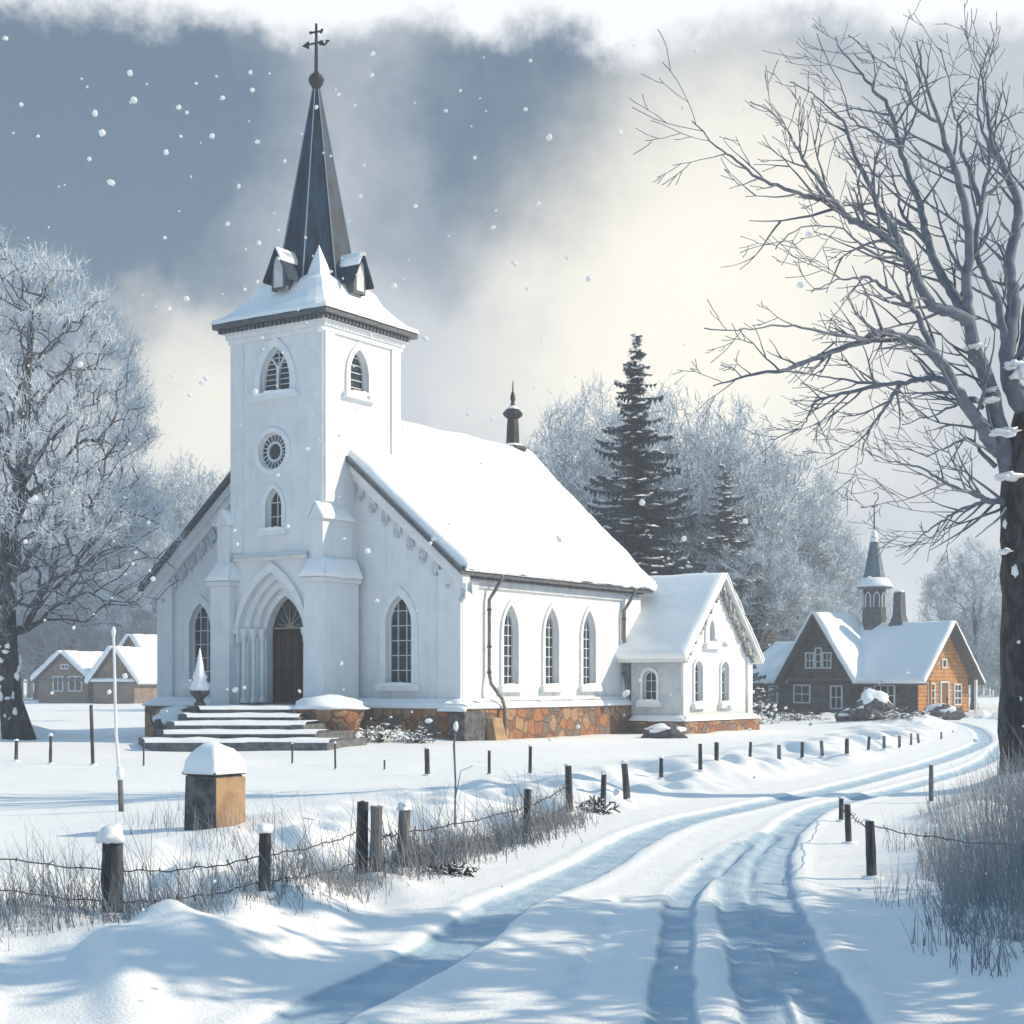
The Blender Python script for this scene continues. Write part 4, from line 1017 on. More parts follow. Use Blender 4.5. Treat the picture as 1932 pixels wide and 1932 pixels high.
# off to the right, out of frame: unseen firs added to cast shade over the foreground
for i, (x, y, H, Rb) in enumerate(((8.6, 11.0, 9.2, 2.8), (9.4, 8.2, 8.8, 2.9), (11.6, 13.6, 9.6, 2.8), (9.2, 4.6, 8.4, 2.7))):
    fir('fir_tree', H, Rb, 40+i, ['green fir by the reeds nearest the big bare tree', 'tall green fir at the roadside right of the track', 'green fir farthest right beyond the reeds', 'green fir nearest the camera at the roadside'][i], (x, y, 0), nwh=28, fine=.42)

# frosted background trees
protoA = bare_tree('frosted_tree', 14, 4.6, 21, 'pale frosted tree just left of the tall fir, behind the church roof', n=800, r0=.022, frost=9000, fsize=.16, loc=(0, 0, 0))
protoB = bare_tree('frosted_tree', 12, 4.4, 22, 'round frosted tree right of the tall fir', n=800, r0=.022, frost=9000, fsize=.16, crown0=.12)
protoC = bare_tree('frosted_tree', 13, 3.4, 23, 'narrow frosted tree behind the vestry', n=700, r0=.020, frost=7000, fsize=.15, crown0=.15)
def place(proto, px, D, topy, first, label, wide=1.0, rz=0):
    H0 = {id(protoA): 14, id(protoB): 12, id(protoC): 13}[id(proto)]
    x = (px-966)/F*D; H = CAMZ+(HZ-topy)/F*D; s = H/H0; sc = (s*wide, s*wide, s)
    if first: proto.location = (x, D, 0); proto.rotation_euler.z = rz; proto.scale = sc; proto['label'] = label; return proto
    return dup(proto, (x, D, 0), rz, sc, label)
place(protoA, 1118, 118, 752, True, 'pale frosted tree rising left of the tall fir behind the church roof', .95)
place(protoB, 1300, 122, 752, True, 'tall frosted tree directly right of the fir top', 1.0)
place(protoC, 1065, 126, 830, True, 'low pale frosted tree beside the little ridge turret', 1.1)
place(protoC, 1355, 118, 800, False, 'slim frosted tree behind the second fir', 1.0, 1)
place(protoB, 1440, 126, 860, False, 'broad frosted tree above the vestry gable', 1.0, 2)
place(protoA, 1495, 132, 930, False, 'frosted tree whose crown ends in the open sky right of the firs', .9, 3)
place(protoB, 1545, 140, 1010, False, 'lower frosted tree left of the log house turret', 1.1, 4)
place(protoC, 1600, 150, 1065, False, 'small hazy tree touching the log house turret', 1.2, 5)
place(protoA, 1420, 112, 1010, False, 'grey tree close behind the right edge of the vestry roof', 1.1, 5.5)
place(protoB, 1480, 116, 1060, False, 'grey tree behind the left wing of the log house', 1.2, .7)
place(protoC, 1555, 122, 1095, False, 'short grey tree behind the front gable of the log house', 1.3, 1.7)
place(protoA, 1838, 120, 1030, False, 'misty bare tree between the log house and the big trunk', 1.0, 2.4)
place(protoB, 1893, 128, 1130, False, 'low misty tree half hidden by the big trunk', 1.3, 3.4)
place(protoC, 1790, 140, 1150, False, 'small pale tree behind the porch roof', 1.4, 4.4)
# left wood
for i, (px, D, ty, pr, w, lb) in enumerate(((345, 122, 880, protoA, 1.0, 'tall pale tree in the gap between frosted tree and church tower'), (400, 126, 900, protoB, 1.1, 'hazy tree touching the left edge of the tower'),
        (300, 135, 935, protoC, 1.2, 'hazy tree just right of the big frosted crown'), (425, 128, 930, protoC, 1.2, 'hazy tree mostly hidden behind the church tower'),
        (240, 118, 960, protoB, 1.2, 'grey tree above the tallest tan cottage'), (190, 128, 990, protoA, 1.1, 'grey tree above the middle tan cottage'),
        (130, 122, 1000, protoB, 1.2, 'grey tree above the left tan cottage'), (75, 126, 980, protoC, 1.3, 'grey tree right of the big frosted trunk'),
        (15, 130, 990, protoA, 1.2, 'grey tree behind the big frosted trunk'), (-60, 126, 960, protoB, 1.2, 'grey tree at the far left of the wood'),
        (350, 108, 1010, protoC, 1.3, 'lower grey tree behind the left church gable'), (285, 110, 1060, protoB, 1.2, 'lowest grey tree beside the left corner of the church'))):
    place(pr, px, D+75, ty, False, lb, w, i*1.3)
# far wood that reads as one mass
def far_wood():
    mb = MB(); rs = random.Random(3)
    for i in range(900):
        a = rs.uniform(-24, 24); D = rs.uniform(225, 300); x = D*math.tan(R(a)); H = rs.uniform(7, 11.5)*(1.25 if a < -9 else .95)
        mb.tube([(x, D, -.3), (x+rs.uniform(-.4, .4), D, H)], [.2, .04], 3, False)
        for j in range(20):
            z = H*rs.uniform(.18, .95); b = rs.uniform(0, 6.28); l = rs.uniform(.8, 2.8)*(1.15-z/H)+.5
            p = Vector((x, D, z)); q = p+Vector((l*math.cos(b), l*math.sin(b), l*rs.uniform(.2, .8)))
            mb.tube([p, q], [.09, .03], 3, False)
            for _ in range(4):
                c = p.lerp(q, rs.uniform(.3, 1.1)); s = rs.uniform(.35, .95)
                v1 = Vector((rs.gauss(0, 1), rs.gauss(0, 1), rs.gauss(0, 1)))*s; v2 = Vector((rs.gauss(0, 1), rs.gauss(0, 1), rs.gauss(0, 1)))*s*.6
                mb.add([c, c+v1, c+v2], [(0, 1, 2)])
    tag(mb.build('distant_wood', mat('distant_wood', (.10, .14, .19), .9, (.26, .31, .37), .12), None, recalc=False), 'long dark blue wood along the horizon behind all the houses', 'wood', kind='stuff')
far_wood()

# ------------------------------------------------------------------ log house on the right
def house():
    PH = R(46); H = thing('log_house', (24.6, 94.5, 0), -PH, 'dark log house with snowy roofs, small spired turret and orange porch gable', 'house')
    W = 13.2; Dp = 6.0; ff = front(0); gs = side(0)
    # main body: ridge along local x; front gable projects
    EV, RG = 2.45, 5.7; m = Dp/2
    MB().prism([(-W, 0), (0, 0), (0, EV), (-W, EV)], ff, -.1, 0).build('front_wall', logm, H)
    MB().prism([(0, 0), (Dp, 0), (Dp, EV), (m, RG), (0, EV)], gs, -.1, 0).build('porch_gable_wall', board_m, H)
    MB().prism([(-W, 0), (0, 0), (0, EV), (-W, EV)], front(Dp), 0, .1).build('rear_wall', logm, H)
    MB().prism([(0, 0), (Dp, 0), (Dp, EV), (m, RG), (0, EV)], side(-W), 0, .1).build('end_wall', logm, H)
    def roof(x0, x1, sg, e=.5, T=.26, seed=1):
        ye = m+sg*(m+e); ze = EV-(RG-EV)/m*e
        q = [(x0, ye, ze), (x1, ye, ze), (x1, m, RG), (x0, m, RG)]
        d = MB(); d.add(q+[(p[0], p[1], p[2]+.12) for p in q], [(0, 1, 2, 3), (4, 5, 6, 7), (0, 1, 5, 4), (1, 2, 6, 5), (2, 3, 7, 6), (3, 0, 4, 7)])
        ro = d.build('roof', dark_trim, H)
        snow_slab('roof_snow', *[(p[0], p[1]+sg*(.05 if i < 2 else 0), p[2]+.11) for i, p in enumerate(q)], T, ro, 24, 12, seed)
    roof(-8.2, .85, -1, seed=2); roof(-8.2, .85, 1, seed=3)
    # left wing lower
    EL, RL = 2.3, 4.6
    for sg in (-1, 1):
        ye = m+sg*(m+.5); ze = EL-(RL-EL)/m*.5
        q = [(-W-.5, ye, ze), (-8.0, ye, ze), (-8.0, m, RL), (-W-.5+(1.0), m, RL)]
        d = MB(); d.add(q+[(p[0], p[1], p[2]+.12) for p in q], [(0, 1, 2, 3), (4, 5, 6, 7), (0, 1, 5, 4), (1, 2, 6, 5), (2, 3, 7, 6), (3, 0, 4, 7)])
        ro = d.build('roof', dark_trim, H); snow_slab('roof_snow', *[(p[0], p[1], p[2]+.11) for p in q], .28, ro, 20, 12, 7+sg)
    # front gable: projecting toward the viewer
    g0, g1, gm, gp = -9.2, -3.9, -6.55, -.9; GE, GR = 2.1, 6.35
    fg = front(gp)
    MB().prism([(g0+.3, 0), (g1-.3, 0), (g1-.3, GE+.4), (gm, GR-.15), (g0+.3, GE+.4)], fg, -.1, 0).build('gable_wall', logm, H)
    MB().box(g0+.3, g0+.4, gp, 0, 0, GE).build('side_wall', logm, H); MB().box(g1-.4, g1-.3, gp, 0, 0, GE).build('side_wall', logm, H)
    for sg in (-1, 1):
        xe = gm+sg*(g1-gm+.35); ze = GE-.2
        q = [(xe, gp-.7, ze), (xe, m-.2, ze), (gm, m, GR), (gm, gp-.7, GR)]
        d = MB(); d.add(q+[(p[0], p[1], p[2]+.13) for p in q], [(0, 1, 2, 3), (4, 5, 6, 7), (0, 1, 5, 4), (1, 2, 6, 5), (2, 3, 7, 6), (3, 0, 4, 7)])
        ro = d.build('roof', dark_trim, H); snow_slab('roof_snow', *[(p[0], p[1], p[2]+.12) for p in q], .28, ro, 14, 16, 17+sg)
    MB().box(g0+.2, g1-.2, gp-.35, gp, GE+.1, GE+.25).build('gable_ledge', dark_trim, H)
    def win(fn, cx, z0, w, h, parent=H, cols=2, rows=2):
        fr = MB().ring([(cx-w/2, z0), (cx-w/2, z0+h), (cx+w/2, z0+h), (cx+w/2, z0), (cx-w/2, z0)], [(cx-w/2+.09, z0+.09), (cx-w/2+.09, z0+h-.09), (cx+w/2-.09, z0+h-.09), (cx+w/2-.09, z0+.09), (cx-w/2+.09, z0+.09)], fn, 0, .08).build('window', barm, parent)
        MB().prism([(cx-w/2+.05, z0+.05), (cx+w/2-.05, z0+.05), (cx+w/2-.05, z0+h-.05), (cx-w/2+.05, z0+h-.05)], fn, .005, .03).build('pane', glass, fr)
        b = MB()
        for i in range(1, cols): x = cx-w/2+w*i/cols; b.prism([(x-.03, z0+.05), (x+.03, z0+.05), (x+.03, z0+h-.05), (x-.03, z0+h-.05)], fn, .028, .06)
        for j in range(1, rows): z = z0+h*j/rows; b.prism([(cx-w/2+.05, z-.03), (cx+w/2-.05, z-.03), (cx+w/2-.05, z+.03), (cx-w/2+.05, z+.03)], fn, .028, .058)
        if b.v: b.build('glazing_bars', barm, fr)
    win(ff, -12.2, .7, .75, 1.25, cols=1, rows=3); win(ff, -10.7, .7, .75, 1.2, cols=1, rows=2)
    win(fg, -7.8, .75, 1.3, 1.2); win(fg, -5.2, .4, .9, 1.5)
    win(ff, -2.3, .6, 1.5, 1.35, cols=3, rows=2); win(ff, -3.5, .9, .55, .9, cols=1)
    win(fg, -7.2, 2.95, .7, 1.05); win(fg, -5.9, 2.95, .7, 1.05); win(fg, -6.55, 2.95, .5, 1.35, cols=1, rows=3)
    win(gs, 1.5, .65, .8, 1.4, cols=2, rows=3); win(gs, 4.6, .65, .9, 1.35, cols=2, rows=3); win(gs, 3.0, 2.95, .55, .6, cols=1, rows=1)
    d = MB().prism([(2.6, .05), (3.4, .05), (3.4, 2.05), (2.6, 2.05)], gs, .005, .05).build('door', MATS['board_dark'] if 'board_dark' in MATS else mat('board_dark', (.16, .07, .03), .7), H)
    MB().ring([(2.5, .05), (2.5, 2.15), (3.5, 2.15), (3.5, .05)], [(2.6, .05), (2.6, 2.05), (3.4, 2.05), (3.4, .05)], gs, 0, .1).build('door_frame', barm, d)
    MB().box(.08, .14, 3.28, 3.34, .95, 1.1).build('door_handle', iron, d)
    for y in (.35, 5.7):
        MB().box(.55, .7, y, y+.15, 0, EV-.2).build('porch_post', barm if y > 3 else board_m, H)
    # turret
    tx, ty = -5.0, m
    tb = MB().lathe([(.78, 4.6), (.76, 6.0), (.72, 8.15)], (tx, ty, 0), 8, math.pi/8).build('turret', brick_dark, H)
    lo = MB()
    for k in range(8):
        a = k*math.pi/4; c_, s_ = math.cos(a), math.sin(a)
        f_ = lambda s, z, d, c_=c_, s_=s_: (tx+c_*(.70+d)-s*s_, ty+s_*(.70+d)+s*c_, z)
        lo.ring(arch(0, 6.9, .42, 1.0, 1), arch(0, 6.9, .30, .92, 1), f_, -.05, .03)
    lo.build('belfry_arch', barm, tb)
    MB().lathe([(1.15, 8.1), (1.18, 8.2), (.95, 8.5), (.74, 8.75), (.6, 9.3), (.44, 10.2), (.25, 11.2), (.12, 11.7)], (tx, ty, 0), 8, math.pi/8).build('turret_spire', mat('copper_slate', (.05, .10, .15), .5, (.09, .15, .2), 2), tb)
    MB().lathe([(1.2, 8.205), (1.16, 8.33), (.96, 8.62), (.80, 8.80), (.76, 8.78)], (tx, ty, 0), 16, math.pi/8).build('turret_snow', roof_snow_m, tb, smooth=True)
    MB().lathe([(.27, 11.1), (.25, 11.3), (.18, 11.7), (.05, 11.95)], (tx, ty, 0), 10).build('turret_snow', roof_snow_m, tb)
    vn = MB().tube([(tx, ty, 11.6), (tx, ty, 13.4)], [.06, .04], 6)
    cu = [(.15+.28*math.cos(t), .0, 14.0+.28*math.sin(t)) for t in np.linspace(2.4, -1.6, 12)]+[(-.0, 0, 13.45), (-.3, 0, 13.35), (.35, 0, 13.42)]
    vn.tube([(tx+x*.7, ty-x*.7*0, z) for x, _, z in cu], .035, 5); vn.build('weather_vane', iron, tb)
    # chimney
    c = MB(); c.add([(-3.8, m-.6, 5.2), (-2.5, m-.6, 5.2), (-2.5, m+.6, 5.2), (-3.8, m+.6, 5.2), (-3.45, m-.32, 6.3), (-2.85, m-.32, 6.3), (-2.85, m+.32, 6.3), (-3.45, m+.32, 6.3),
                    (-3.4, m-.28, 7.8), (-2.9, m-.28, 7.8), (-2.9, m+.28, 7.8), (-3.4, m+.28, 7.8)],
                   [(0, 1, 5, 4), (1, 2, 6, 5), (2, 3, 7, 6), (3, 0, 4, 7), (4, 5, 9, 8), (5, 6, 10, 9), (6, 7, 11, 10), (7, 4, 8, 11), (8, 9, 10, 11)])
    co_ = c.build('chimney', brick_dark, H); MB().blob((-3.15, m, 7.82), (.30, .33, .14), 3, .3, -.2, 2).build('chimney_snow', roof_snow_m, co_, smooth=True)
    # snow-laden foundation drift
house()

# ------------------------------------------------------------------ tan cottages on the left
def cottage(px0, px1, apexy, eavey, D, label, seed, deep=9, rz=R(-14), wins=True):
    w = (px1-px0)/F*D/math.cos(rz); cx = ((px0+px1)/2-966)/F*D; ez = CAMZ+(HZ-eavey)/F*D; rzz = CAMZ+(HZ-apexy)/F*D
    H = thing('cottage', (cx, D, 0), rz, label, 'house'); h = w/2; f0 = front(0)
    MB().prism([(-h+.4, -.2), (h-.4, -.2), (h-.4, ez+.1), (0, rzz-.25), (-h+.4, ez+.1)], f0, -.1, 0).build('gable_wall', tanwall, H)
    MB().box(-h+.4, -h+.5, .1, deep, -.2, ez).build('side_wall', tanwall, H); MB().box(h-.5, h-.4, .1, deep, -.2, ez).build('side_wall', tanwall, H)
    MB().prism([(-h+.4, -.2), (h-.4, -.2), (h-.4, ez+.1), (0, rzz-.25), (-h+.4, ez+.1)], front(deep), 0, .1).build('rear_wall', tanwall, H)
    MB().box(-h+.2, h-.2, -.12, 0-.001, ez-.1, ez+.12).build('beam', dark_trim, H)
    for sg in (-1, 1):
        q = [(sg*(h+.1), -.55, ez-.25), (sg*(h+.1), deep+.3, ez-.25), (0, deep+.3, rzz-.1), (0, -.55, rzz-.1)]
        d = MB(); d.add(q+[(p[0], p[1], p[2]+.12) for p in q], [(0, 1, 2, 3), (4, 5, 6, 7), (0, 1, 5, 4), (1, 2, 6, 5), (2, 3, 7, 6), (3, 0, 4, 7)])
        ro = d.build('roof', dark_trim, H); snow_slab('roof_snow', *[(p[0], p[1], p[2]+.1) for p in q], .55, ro, 12, 12, seed+sg)
    if wins:
        for cx_, z, ww, hh in ((-.55, 1.2, 1.2, 1.6), (1.4, 1.2, 1.6, 1.6), (.2, ez+1.1, .9, .55)):
            fr = MB().ring([(cx_-ww/2, z), (cx_-ww/2, z+hh), (cx_+ww/2, z+hh), (cx_+ww/2, z), (cx_-ww/2, z)], [(cx_-ww/2+.13, z+.13), (cx_-ww/2+.13, z+hh-.13), (cx_+ww/2-.13, z+hh-.13), (cx_+ww/2-.13, z+.13), (cx_-ww/2+.13, z+.13)], f0, 0, .08).build('window', barm, H)
            MB().prism([(cx_-ww/2+.1, z+.1), (cx_+ww/2-.1, z+.1), (cx_+ww/2-.1, z+hh-.1), (cx_-ww/2+.1, z+hh-.1)], f0, .005, .03).build('pane', glass, fr)
            MB().box(cx_-.05, cx_+.05, -.07, -.03, z+.1, z+hh-.1).build('glazing_bars', barm, fr)
    return H
cottage(62, 176, 1232, 1283, 160, 'left tan cottage of three with two lit-framed windows under its gable', 3)
cottage(168, 262, 1222, 1288, 156, 'middle tan cottage of three with a steep snowy gable', 6, wins=False, rz=R(-5))
mid_ = [o for o in bpy.data.objects if o.get('label', '').startswith('middle tan cottage')][0]
hw_ = 94/F*156/2; zl_ = CAMZ+2/F*156
snow_slab('ledge_snow', (-hw_, -.5, zl_+.1), (hw_, -.5, zl_+.1), (hw_, -.02, zl_+.16), (-hw_, -.02, zl_+.16), .32, mid_, 14, 3, 2)
cottage(196, 300, 1199, 1275, 172, 'tallest tan cottage of three, rearmost and nearest the church', 9, wins=False, rz=R(-20))

# ------------------------------------------------------------------ fences
def post(px, pyb, pyt, wpx, lean, label, cap, m, group, name='fence_post', cat='post'):
    x, y, z = G(px, pyb); H = (pyb-pyt)/F*y; r = wpx/F*y/2
    t0 = thing(name, (x, y, z), random.uniform(-.5, .5), label, cat, group)
    rs = random.Random(int(px*7+pyb)); n = 9; sides = 9
    pts = [(lean*H*(i/(n-1)), 0, -.25+(H+.25)*i/(n-1)) for i in range(n)]
    mb = MB().tube(pts, [r*(1.04-.1*i/(n-1)+rs.uniform(-.05, .05)) for i in range(n)], sides)
    mb.v = [(v[0]+.10*r*mnoise.noise(Vector((v[0]*20, v[1]*20, v[2]*2+px))), v[1]+.1*r*mnoise.noise(Vector((v[1]*20, v[0]*20, v[2]*2+px))), v[2]+(rs.uniform(-.25, .25)*r if v[2] > H-.03 else 0)) for v in mb.v]
    mb.build('shaft', m, t0)
    if cap: MB().blob((lean*H-r*.1, 0, H+cap*r*.15), (r*1.18, r*1.2, r*cap*1.35), int(px), .55, -.3, 3).build('snow_cap', roof_snow_m, t0, smooth=True)
    MB().blob((0, 0, .0), (r*2.2, r*1.8, r*.9), int(px)+3, .4, -.3, 2).build('foot_snow', snow_m, t0, smooth=True)
    return Vector((x, y, z)), H, r
GRP = 'wooden posts of the roadside fence'
road_posts = [
 (213, 1735, 1585, 42, .0, 'thickest foreground fence post, black wood under a round snow cap', .95, wood_post),
 (497, 1690, 1568, 25, .03, 'fence post with a pointed snow tip, second from the left in the foreground', .9, wood_post),
 (681, 1657, 1512, 24, .03, 'dark left half of the paired fence posts', 0, wood_post),
 (709, 1654, 1522, 24, .01, 'pale grey right half of the paired fence posts', 0, wood_post2),
 (755, 1645, 1526, 24, .08, 'leaning fence post just right of the paired posts', .7, wood_post2),
 (993, 1577, 1488, 15, .03, 'round-topped black fence post standing at the end of the grass', .3, wood_post),
 (1075, 1537, 1444, 14, -.03, 'tall straight fence post right of the grass, with a snow lump on its side', .3, wood_post),
 (1137, 1525, 1460, 11, .04, 'short crooked fence post with a snow lump on top', .9, wood_post),
 (1185, 1511, 1440, 13, -.10, 'fence post leaning left with a snow cap, nearest the road bend', .6, wood_post),
 (1247, 1470, 1430, 8, .02, 'small thin fence post standing alone below the vestry', .4, wood_post),
 (1322, 1455, 1404, 8, -.02, 'left one of the two close-set posts below the vestry', 0, wood_post),
 (1352, 1450, 1406, 9, .0, 'right one of the two close-set posts below the vestry', 0, wood_post),
 (1414, 1430, 1400, 6, .08, 'narrow post in line with the right edge of the vestry', 0, wood_post),
 (1470, 1437, 1405, 8, .0, 'broad short post before the left wing of the log house', 0, wood_post2),
 (1513, 1432, 1400, 7, .03, 'post below the log house, under its round windows', 0, wood_post),
 (1553, 1428, 1398, 7, -.12, 'post leaning left below the front gable of the log house', 0, wood_post2),
 (1598, 1425, 1394, 8, .0, 'upright post below the right slope of the front gable', 0, wood_post),
 (1637, 1417, 1390, 6, .12, 'post leaning right below the turret of the log house', 0, wood_post),
 (1668, 1414, 1389, 6, .0, 'short post below the chimney of the log house', 0, wood_post2),
 (1697, 1412, 1388, 6, .0, 'short post below the three-part window of the log house', 0, wood_post2),
 (1719, 1407, 1384, 5, .0, 'fourth fence post from the far bend of the road', 0, wood_post2),
 (1735, 1403, 1384, 5, -.2, 'tilted post third from the far bend of the road', 0, wood_post2),
 (1776, 1395, 1381, 4, .0, 'last tiny post at the far bend of the road, below the porch', 0, wood_post2)]
tops = []
for p in road_posts: tops.append((post(*p, GRP), p[4]))
rg = 'wooden posts along the right side of the road'
rp_ = [post(1587, 1550, 1506, 10, .0, 'farthest of the three dark posts right of the ruts', .5, wood_post, rg), post(1603, 1592, 1518, 13, -.06, 'middle one of the three dark posts right of the ruts', 0, wood_post, rg),
       post(1647, 1658, 1548, 19, -.06, 'nearest and thickest of the three posts right of the ruts', .2, wood_post, rg), post(1757, 1515, 1443, 9, .0, 'lone grey post standing in the reeds left of the big trunk', .2, wood_post2, rg)]
cg = 'thin posts of the churchyard fence'
for px, b, t_, w, lb, cap in ((30, 1436, 1397, 7, 'stubby post at the far left below the frosted tree', .5), (95, 1441, 1388, 6, 'snow-tipped post right of the frosted tree trunk', 1.2), (176, 1444, 1330, 7, 'tall grey post left of the white pole', 0),
        (271, 1446, 1403, 3.5, 'thin black stake right of the white pole', 0), (551, 1441, 1403, 4, 'thin stake at the right end of the church steps', .6), (633, 1452, 1402, 4, 'thin stake with snow tip before the stone pedestal', 1.2),
        (725, 1453, 1434, 3.5, 'shortest stake, in line with the facade window', 0), (807, 1464, 1412, 10, 'stout snow-capped post below the corner pier of the church', .5), (923, 1462, 1416, 6, 'grey post below the first downpipe', .2),
        (1000, 1461, 1408, 7, 'snow-capped post below the first side window', .6)):
    post(px, b, t_, w, random.uniform(-.04, .04), lb, cap, wood_post, cg)
def wire(a, b, sag, label, r=.006, hang=True):
    mb = MB(); n = 26; pts = []
    for i in range(n+1):
        t_ = i/n; p = a.lerp(b, t_); p.z -= sag*4*t_*(1-t_)+.006*math.sin(i*1.9+a.x*5)+.008*math.sin(i*.7+a.y*3); pts.append(p)
    mb.tube(pts, r, 5)
    for i in range(2, n, 3):
        d = Vector((random.uniform(-.03, .03), 0, random.uniform(.02, .05))); mb.tube([pts[i]-d, pts[i]+d], r*.7, 4)
    tag(mb.build('fence_wire', wire_m), label, 'wire', 'barbed wires of the roadside fence')
def pt(i, f): (b, H, r), ln = tops[i]; return b+Vector((ln*H*f, 0, H*f))
left0 = Vector((-5.4, 12.2, gz(-5.4, 12.2)+.25))
wn = ['from the thick foreground post to the snow-tipped one', 'from the snow-tipped post to the paired posts', None, 'between the paired and the leaning post', 'from the leaning post to the round-topped one', 'from the round-topped post to the tall straight one']
for f, tg in ((.62, 'upper'), (.22, 'lower')):
    wire(left0+Vector((0, 0, f*.6)), pt(0, f), .02, f'{tg} barbed wire from the left edge to the thick foreground post')
    for i, w_ in enumerate(wn):
        if w_: wire(pt(i, f), pt(i+1, f), .03+.02*(i == 0), f'{tg} barbed wire {w_}', .006 if i < 2 else .008)
pr_ = lambda i, f: rp_[i][0]+Vector((0, 0, rp_[i][1]*f))
wire(pr_(1, .8), pr_(2, .9), .05, 'wire between the middle and nearest post right of the ruts')
rw_end = G(1800, 1680); wire(pr_(2, .9), Vector((rw_end[0]+.6, rw_end[1]-1.2, rw_end[2]+.55)), .05, 'wire running from the nearest right post into the reeds')
wire(pr_(0, .7), pr_(1, .7), .03, 'wire between the farthest and middle post right of the ruts')

# stone gate pillar
def pillar():
    x, y, z = G(404, 1562); s = .27; Hh = 108/F*y
    t0 = thing('stone_pillar', (x, y, z-.05), R(-33), 'squat square stone pillar with a big snow dome in the left field', 'pillar')
    V = MB(); n = 7
    for i in range(n):
        pass
    V.add([(-s*1.08, -s*1.08, -.3), (s*1.08, -s*1.08, -.3), (s*1.08, s*1.08, -.3), (-s*1.08, s*1.08, -.3), (-s, -s, Hh), (s, -s, Hh), (s, s, Hh), (-s, s, Hh)], [(0, 1, 5, 4), (1, 2, 6, 5), (2, 3, 7, 6), (3, 0, 4, 7), (4, 5, 6, 7)])
    V.build('shaft', dark_stone, t0, bevel=.025)  # dark stone here paints in the shade on the pillar's left face
    MB().box(s*1.04, s*1.10, -s*1.0, s*1.06, -.2, Hh-.03).build('facing_slab', tan_stone, t0, bevel=.015)  # added tan slab puts the sunlight on the right face into colour
    MB().box(-s*1.12, s*1.12, -s*1.12, s*1.12, Hh+.001, Hh+.05).build('coping', dark_stone, t0, bevel=.02)
    cp = MB(); N = 14; VV = []
    for j in range(N+1):
        for i in range(N+1):
            u = -1+2*i/N; v = -1+2*j/N; e = max(abs(u), abs(v)); rr = s*1.16
            hz_ = .36*(1-e**2.0)**.75*(1+.15*mnoise.noise(Vector((u*2, v*2, 1))))+.03*(1-e)
            k = 1+.04*mnoise.noise(Vector((u*3, v*3, 4)))
            VV.append((u*rr*k, v*rr*k, Hh+.05+hz_-.03*(e > .99)))
    cp.add(VV, [(j*(N+1)+i, j*(N+1)+i+1, (j+1)*(N+1)+i+1, (j+1)*(N+1)+i) for j in range(N) for i in range(N)])
    cp.add([(-s*1.2, -s*1.2, Hh+.04), (s*1.2, -s*1.2, Hh+.04), (s*1.2, s*1.2, Hh+.04), (-s*1.2, s*1.2, Hh+.04)], [(3, 2, 1, 0)])
    cp.build('snow_dome', roof_snow_m, t0, smooth=True, recalc=False)
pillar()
def white_pole():
    x, y, z = G(230, 1531)
    t0 = thing('marker_pole', (x, y, z), 0, 'tall thin white pole with a snow lump halfway, standing in the left field', 'pole')
    MB().tube([(0, 0, -.2), (-.03, 0, .55)], [.045, .04], 8).build('socket', wood_post2, t0)
    MB().tube([(-.02, 0, .3), (-.09, 0, 1.2), (-.13, 0, 2.78)], [.028, .024, .02], 8).build('shaft', pole_m, t0)
    MB().blob((-.03, 0, .58), (.065, .065, .12), 2, .3, None, 2).build('snow_lump', roof_snow_m, t0, smooth=True)
    MB().blob((-.13, 0, 2.78), (.035, .035, .08), 3, .2, None, 2).build('snow_tip', roof_snow_m, t0, smooth=True)
    x, y, z = G(858, 1560)
    t1 = thing('sapling', (x, y, z), 0, 'thin bare sapling with a snow tip between the two fences', 'sapling')
    MB().tube([(0, 0, -.1), (.01, 0, .6), (-.01, 0, 1.1), (.01, 0, 1.32)], [.014, .012, .016, .008], 6).build('stem', limb_m, t1)
    MB().tube([(0, 0, .35), (.08, .0, .75), (.24, 0, .82)], [.009, .006, .004], 5).build('branch', limb_m, t1)
    MB().blob((.015, 0, 1.35), (.035, .035, .07), 5, .3, None, 2).build('snow_tip', roof_snow_m, t1, smooth=True)
white_pole()

# ------------------------------------------------------------------ dead grass and reeds
def stems(specs, name, m, label, seed, cat='grass'):
    rs = random.Random(seed); V = []; Fc = []
    for (x, y, z, h, w, lean, az) in specs:
        bend = rs.uniform(.2, 1.0); o = len(V); K = 4
        wx, wy = -math.sin(az)*w, math.cos(az)*w
        a2 = rs.uniform(0, 6.28); ox, oy = math.cos(a2)*w, math.sin(a2)*w
        for k in range(K):
            t = k/(K-1); dx = math.cos(az)*lean*h*(t*.5+bend*t*t*.8); dy = math.sin(az)*lean*h*(t*.5+bend*t*t*.8); zz = z+h*t*(1-.15*abs(lean)*t)
            ww = 1-t*.85
            V += [(x+dx+ox*ww, y+dy+oy*ww, zz), (x+dx-ox*ww*.5-oy*ww*.8, y+dy-oy*ww*.5+ox*ww*.8, zz), (x+dx-ox*ww*.5+oy*ww*.8, y+dy-oy*ww*.5-ox*ww*.8, zz)]
        for k in range(K-1):
            for q in range(3):
                q2 = (q+1) % 3; Fc.append((o+k*3+q, o+k*3+q2, o+(k+1)*3+q2, o+(k+1)*3+q))
    mb = MB(); mb.v = V; mb.f = Fc
    o = mb.build(name, m, None, recalc=False); tag(o, label, cat, kind='stuff'); return o
